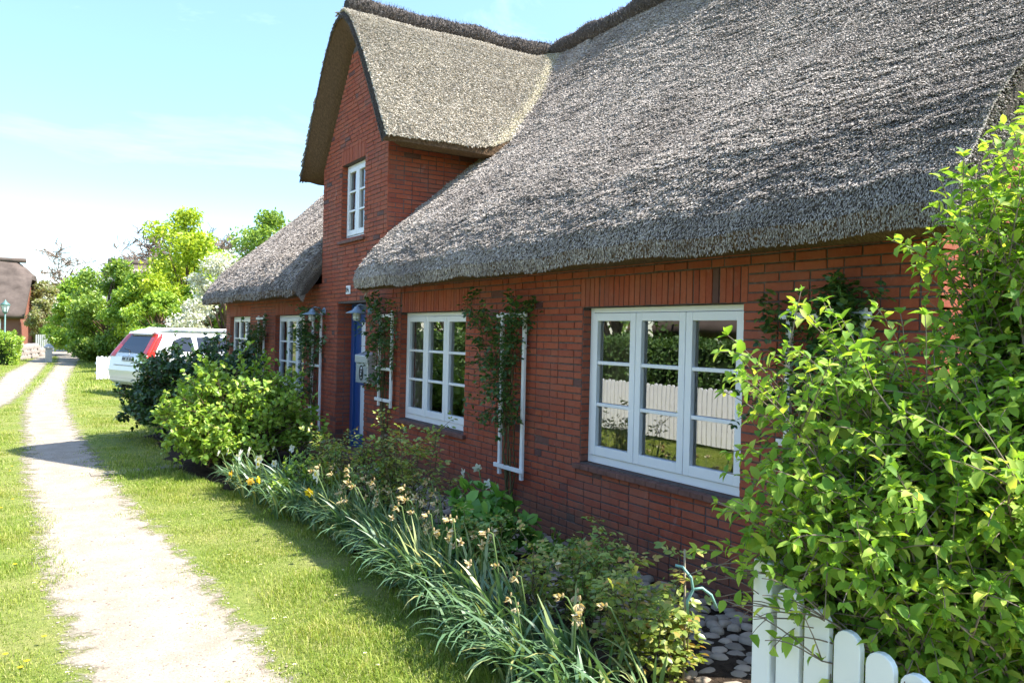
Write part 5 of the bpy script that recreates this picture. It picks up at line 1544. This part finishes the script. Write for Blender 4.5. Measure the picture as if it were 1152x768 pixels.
# ------------------------------------------------------------------ far houses
def cottage(name, label, loc, rot, Lx, Ly, wall_h, ridge_h, wallm, roofm, wins, over=.35, half_hip=0.0):
    t = thing(name, label, 'house', (*loc, 0), rot)
    m = MB(); hx, hy = Lx/2, Ly/2; rz = ridge_h - .35
    m.box((-hx, -hy, 0), (hx, hy, wall_h)); m.build('wall', wallm, t)
    for s in (-1, 1):
        m = MB(); m.prism([(s*hx, -hy+.01, wall_h), (s*hx, hy-.01, wall_h), (s*hx, .6, min(rz, ridge_h - half_hip - .5)), (s*hx, -.6, min(rz, ridge_h - half_hip - .5))], (-s*.25, 0, 0)); m.build('gable', wallm, t)
    m = MB(); k = 14; rows = []
    for x in np.linspace(-hx-over, hx+over, 24):
        e = min(x + hx + over, hx + over - x); drop = half_hip*max(0, 1 - e/max(half_hip*.9, .01)) if half_hip else 0
        zt = ridge_h - drop; pr = []
        for f in np.linspace(-1, 1, 2*k+1):
            y_ = f*(hy + over*1.3); z = ridge_h - (ridge_h - wall_h + .15)*abs(f)**.94
            pr.append((x, y_, min(z, zt) + .05*math.sin(x*1.9 + f*7)))
        pr += [(x, f*(hy + over*1.1), min(ridge_h - (ridge_h - wall_h + .15)*abs(f)**.94, zt) - .32) for f in np.linspace(1, -1, 2*k+1)]
        rows.append(pr)
    G = np.array(rows); m.grid(G, 0, True, True)
    for e in (0, -1): m.add(G[e], [np.array([list(range(G.shape[1]))])])
    roof = m.build('roof', roofm, t)
    m = MB(); m.tube([(x, 0, ridge_h + .02) for x in np.linspace(-hx-over+half_hip*.5, hx+over-half_hip*.5, 12)], .2, 8); m.build('ridge', roofm, roof)
    for (u, z0, w, h_, side) in wins:
        m = MB(); y_ = -hy
        def bx(a, b, d0, d1, mb):
            if side == 'front': mb.box((a[0], -hy - d1, a[1]), (b[0], -hy - d0, b[1]))
            else: mb.box((hx + d0, a[0], a[1]), (hx + d1, b[0], b[1]))
        f_ = .07
        for (a, b) in (((u-w/2, z0), (u-w/2+f_, z0+h_)), ((u+w/2-f_, z0), (u+w/2, z0+h_)), ((u-w/2+f_, z0), (u+w/2-f_, z0+f_)), ((u-w/2+f_, z0+h_-f_), (u+w/2-f_, z0+h_)), ((u-.04, z0+f_), (u+.04, z0+h_-f_))):
            bx(a, b, .0, .07, m)
        for zz in (z0 + h_*.36, z0 + h_*.66):
            bx((u-w/2+f_, zz-.02), (u-.04, zz+.02), .0, .06, m); bx((u+.04, zz-.02), (u+w/2-f_, zz+.02), .0, .06, m)
        w_ = m.build('window', WHITE, t)
        m = MB(); bx((u-w/2+.03, z0+.03), (u+w/2-.03, z0+h_-.03), .005, .02, m); m.build('pane', CARGLASS, w_)
    return t
cottage('thatched_cottage', 'distant red brick cottage with thick thatched roof at the left edge', (-5.4, 76.0), R(-9), 13.0, 8.0, 2.5, 6.7, FARBRICK, FARTHATCH, [(4.55, .75, 1.5, 1.25, 'front'), (1.2, .75, 1.5, 1.25, 'front'), (-2.5, .75, 1.5, 1.25, 'front')], half_hip=1.2)
cottage('gabled_house', 'cream gabled house with a dark roof half hidden behind the trees', (7.0, 57), R(4), 3.4, 4.0, 5.25, 5.75, CREAM, FARTHATCH, [(0.3, 3.2, .8, .9, 'front')], over=.25)
cottage('thatched_cottage', 'thatched cottage with a white windowed front across the track, reflected in the near window', (-9.6, 9.5), R(90), 11.0, 6.0, 2.15, 6.0, WHITE_OLD, FARTHATCH, [(2.5, .7, 1.3, 1.15, 'front'), (-.2, .7, 1.3, 1.15, 'front'), (-2.6, .7, 1.3, 1.15, 'front'), (4.5, .7, 1.0, 1.15, 'front')])

# ------------------------------------------------------------------ end of the track
def slat_panel(t, O_, p, q, h0, arch, n, mat, name='picket'):
    p = np.array(p, float); q = np.array(q, float); d = unit(q-p); L_ = np.linalg.norm(q-p)
    for i in range(n):
        f = (i + .5)/n; c = p + (q-p)*f
        m = MB(); picket(m, (*c, 0), d, L_/n*.72, h0 + arch*math.sin(PI*f)**1.3); m.build(name, mat, t, O_)
    for z in (.3, h0*.8):
        m = MB(); nn = np.array([-d[1], d[0]]); a, b = p + nn*.02, q + nn*.02
        m.prism([(*a, z-.05), (*(a+nn*.03), z-.05), (*(a+nn*.03), z+.05), (*a, z+.05)], (*(b-a), 0)); m.build('rail', mat, t, O_)
GATEW = m_plain('pale_weathered_gate_paint', (0.40, 0.40, 0.39), .6, .3, .06, 3)
t = thing('garden_gate', 'pale grey double gate with an arched top at the end of the track', 'gate', (3.05, 57, 0)); slat_panel(t, (3.05, 57, 0), (2.28, 57), (3.85, 57), .78, .36, 18, GATEW)
for x, lab in ((2.18, 'pale grey gate post left of the arched gate'), (3.98, 'pale grey gate post right of the arched gate')):
    t = thing('gate_post', lab, 'post', (x, 57, 0)); m = MB(); post(m, (0, 0), .2, 1.15); m.build('post', GATEW, t)
t = thing('board_fence', 'short grey board fence left of the arched gate', 'fence', (1.6, 57.1, 0)); slat_panel(t, (1.6, 57.1, 0), (1.15, 57.1), (2.05, 57.1), 1.05, 0, 8, GATEW, 'board')
t = thing('bollard', 'grey stone bollard at the fork of the track', 'bollard', (1.33, 40.5, 0)); m = MB(); m.box((-.13, -.13, 0), (.13, .13, .62)); m.box((-.18, -.18, .62), (.18, .18, .70)); m.lathe([(.17, .70), (.10, .80), (0, .83)], (0, 0, 0), 12); m.build('pillar', GREYPAINT, t, bevel=.02)
t = thing('wooden_post', 'brown wooden post with a knobbly top right of the gate', 'post', (3.36, 45, 0)); m = MB(); m.tube([(0, 0, 0), (.02, 0, .5), (0, .01, 1.0), (.02, 0, 1.1)], [.13, .11, .11, .09], 9); m.build('post', WOOD, t); m = MB(); m.lathe([(0, -.14), (.12, -.08), (.17, .02), (.13, .12), (0, .17)], (.02, 0, 1.18), 10); m.build('cap', TWIG, t)
# boulders of the low field-stone wall
rgb_ = np.random.default_rng(400); proto = []
for i in range(5):
    m = MB(); stones(m, np.array([[0, 0, -.02]]), np.array([.26]), np.array([.21]), np.array([.30]), rng=rgb_, k=11); o = m.build('boulder', BOULDER); proto.append(o)
cnt = 0
for row, (z, nn_) in enumerate(((.0, 15), (.24, 14), (.46, 10))):
    for i in range(nn_):
        o = proto[cnt] if cnt < 5 else proto[rgb_.integers(0, 5)].copy()
        if cnt >= 5: COL.objects.link(o)
        f = (i + .5*(row % 2))/15
        o.location = (.15 + 1.25*f + rgb_.normal(0, .03), 43.5 + 7.0*f*0.9 + row*.05, z); o.rotation_euler = (0, 0, rgb_.random()*6.28); s = rgb_.uniform(.8, 1.15); o.scale = (s, s, s*.9)
        tag(o, 'rounded pale field stone in the low boulder wall beside the track', 'boulder', 'boulders of the low stone wall'); cnt += 1
# lamp post by the cottage
t = thing('street_lamp', 'slim green lamp post with a lantern at the left edge', 'lamp post', (-.29, 38, 0))
m = MB(); m.tube([(0, 0, 0), (0, 0, .4), (0, 0, .42), (0, 0, 2.05)], [.06, .05, .035, .028], 8); m.build('pole', GREENMETAL, t)
m = MB(); m.lathe([(.03, 2.05), (.09, 2.12), (.10, 2.14), (.0, 2.14)], k=6); m.lathe([(.17, 2.40), (.18, 2.43), (.06, 2.53), (.02, 2.60), (0, 2.64)], k=6)
for k in range(6):
    a = k*PI/3; m.tube([(.09*math.cos(a), .09*math.sin(a), 2.13), (.16*math.cos(a), .16*math.sin(a), 2.42)], .009, 4)
m.build('lantern', GREENMETAL, t)
m = MB(); m.lathe([(.085, 2.14), (.15, 2.41)], k=6, smooth=False); m.build('lantern_glass', LAMPGLASS, t)

# ------------------------------------------------------------------ turf
rgg = np.random.default_rng(500)
def path_d(x, y):
    """metres inside (negative) or outside (positive) the track edges"""
    l, r_ = np.interp(y, PY, PL), np.interp(y, PY, PR); d1 = np.maximum(l - x, x - r_)
    l2, r2 = np.interp(y, BY, BL, left=-9, right=-9), np.interp(y, BY, BR, left=-8, right=-8); d2 = np.maximum(l2 - x, x - r2)
    return np.minimum(d1, d2)
def vnoise(x, y, s, seed):
    r_ = np.random.default_rng(seed); k = r_.normal(0, 1, (10, 2))*s; p = r_.random(10)*6.28
    return sum(np.sin(k[i, 0]*x + k[i, 1]*y + p[i]) for i in range(10))/3.2
def turf(n, y0, y1, xl, xr, Hr, Wr, bias=1.0):
    Y = y0 + (y1-y0)*rgg.random(n)**bias; X = xl(Y) + (xr(Y) - xl(Y))*rgg.random(n)
    d = path_d(X, Y); nz = vnoise(X, Y, 3.0, 3)
    keep = d + .11*vnoise(X, Y, 7, 4) > rgg.uniform(-.14, .30, n)
    keep &= (X < bed_x(Y) + .03) | (Y > 14.4)
    keep &= rgg.random(n) < np.clip(.80 + .40*vnoise(X, Y, 6.5, 8) + .2*nz, .22, 1)
    keep &= ~((Y > 16.9) & (Y < 17.05)) 
    X, Y, d, nz = X[keep], Y[keep], d[keep], nz[keep]; k = len(X)
    H = rgg.uniform(*Hr, k)*np.where(rgg.random(k) < .04, 1.7, 1.0)*np.clip(1 + .5*vnoise(X, Y, 4.5, 9), .55, 1.9)*np.clip(.55 + d*1.2, .5, 1.0)*(1 + .3*np.clip(nz, -1, 1)); near_bed = (bed_x(Y) - X < .10) & (Y < 14); H[near_bed] *= 1.5
    W = rgg.uniform(*Wr, k)
    blades(TURF, np.stack([X, Y, np.full(k, .002)], 1), H, W, rgg.uniform(.2, 1.1, k), rgg.random(k)*2*PI)
TURF = MB()
lft = lambda Y: np.maximum(-0.012*Y - .15 - .02*Y, -1.2) - .25
turf(210000, 2.9, 9.5, lambda Y: np.full_like(Y, -.55), lambda Y: bed_x(Y) + .03, (.012, .034), (.0012, .0024), 1.35)
turf(95000, 1.5, 9.5, lambda Y: np.full_like(Y, -1.9), lambda Y: np.full_like(Y, -.5), (.012, .034), (.0014, .0028), 1.0)
turf(110000, 9.5, 22, lambda Y: np.full_like(Y, -2.2), lambda Y: np.where(Y < 14.4, bed_x(Y), 3.6), (.018, .040), (.002, .0040), 1.2)
turf(60000, 22, 50, lambda Y: np.full_like(Y, -2.0), lambda Y: 1.0 + Y*.12, (.04, .08), (.004, .008), 1.1)
tag(TURF.build('grass', GRASS), 'short sunlit lawn grass', 'grass', kind='stuff')

# pebbles on the track
m = MB(); n = 11000; Y = 3.0 + 9*rgg.random(n)**1.5; X = np.interp(Y, PY, PL) - .1 + (np.interp(Y, PY, PR) - np.interp(Y, PY, PL) + .2)*rgg.random(n); r_ = rgg.uniform(.0022, .0050, n)*np.where(rgg.random(n) < .06, 1.9, 1.0)
stones(m, np.stack([X, Y, np.full(n, .004)], 1), r_, r_*rgg.uniform(.7, 1, n), r_*.55, k=6, rng=rgg)
tag(m.build('pebbles', PEBBLE), 'small pebbles scattered on the sandy track', 'pebbles', kind='stuff')

# daisies and dandelions in the turf
def small_flower(name, col, n, rad, centre, cat, label, group, spots):
    pr = None
    for i, (x, y) in enumerate(spots):
        if i < 3:
            rg = np.random.default_rng(i + 600); o = thing(name, label, cat, (0, 0, 0), 0, group); m = MB(); h_ = rg.uniform(.035, .05)
            m.tube([(0, 0, 0), (.003, .002, h_)], .0012, 4); m.build('stalk', GSTEM, o)
            f = MB(); a = np.arange(n)*2*PI/n; c = np.array([.003, .002, h_])
            leaves(f, np.tile(c, (n, 1)), np.stack([np.cos(a), np.sin(a), np.full(n, .25)], 1), np.tile([0, 0, 1.0], (n, 1)), rad, rad*.5, 0, -.05, .1)
            f.lathe([(.0045, .0), (.004, .003), (0, .004)], c, 8, 1); f.build('bloom', [col, centre], o)
            pr = (pr or []) + [o]
        else: o = copy_tree(pr[i % 3])
        o.location = (x, y, 0); o.rotation_euler = (0, 0, i*1.7)
rgs = np.random.default_rng(700)
def turf_spots(n, y0, y1, right):
    out = []
    while len(out) < n:
        y_ = y0 + (y1-y0)*rgs.random()**1.4; x = rgs.uniform(1.1, float(bed_x(y_)) - .1) if right else rgs.uniform(-.35, .35)
        if path_d(np.array([x]), np.array([y_]))[0] > .06: out.append((x, y_))
    return out
small_flower('daisy', P_WHITE, 11, .011, P_YEL, 'daisy', 'tiny white daisy in the short grass beside the track', 'daisies in the grass', turf_spots(22, 3.6, 9.5, True) + turf_spots(26, 4.2, 11, False))
small_flower('dandelion', P_YEL, 14, .016, P_YEL, 'dandelion', 'yellow dandelion in the grass strip left of the track', 'dandelions in the grass', turf_spots(16, 4.4, 13, False))
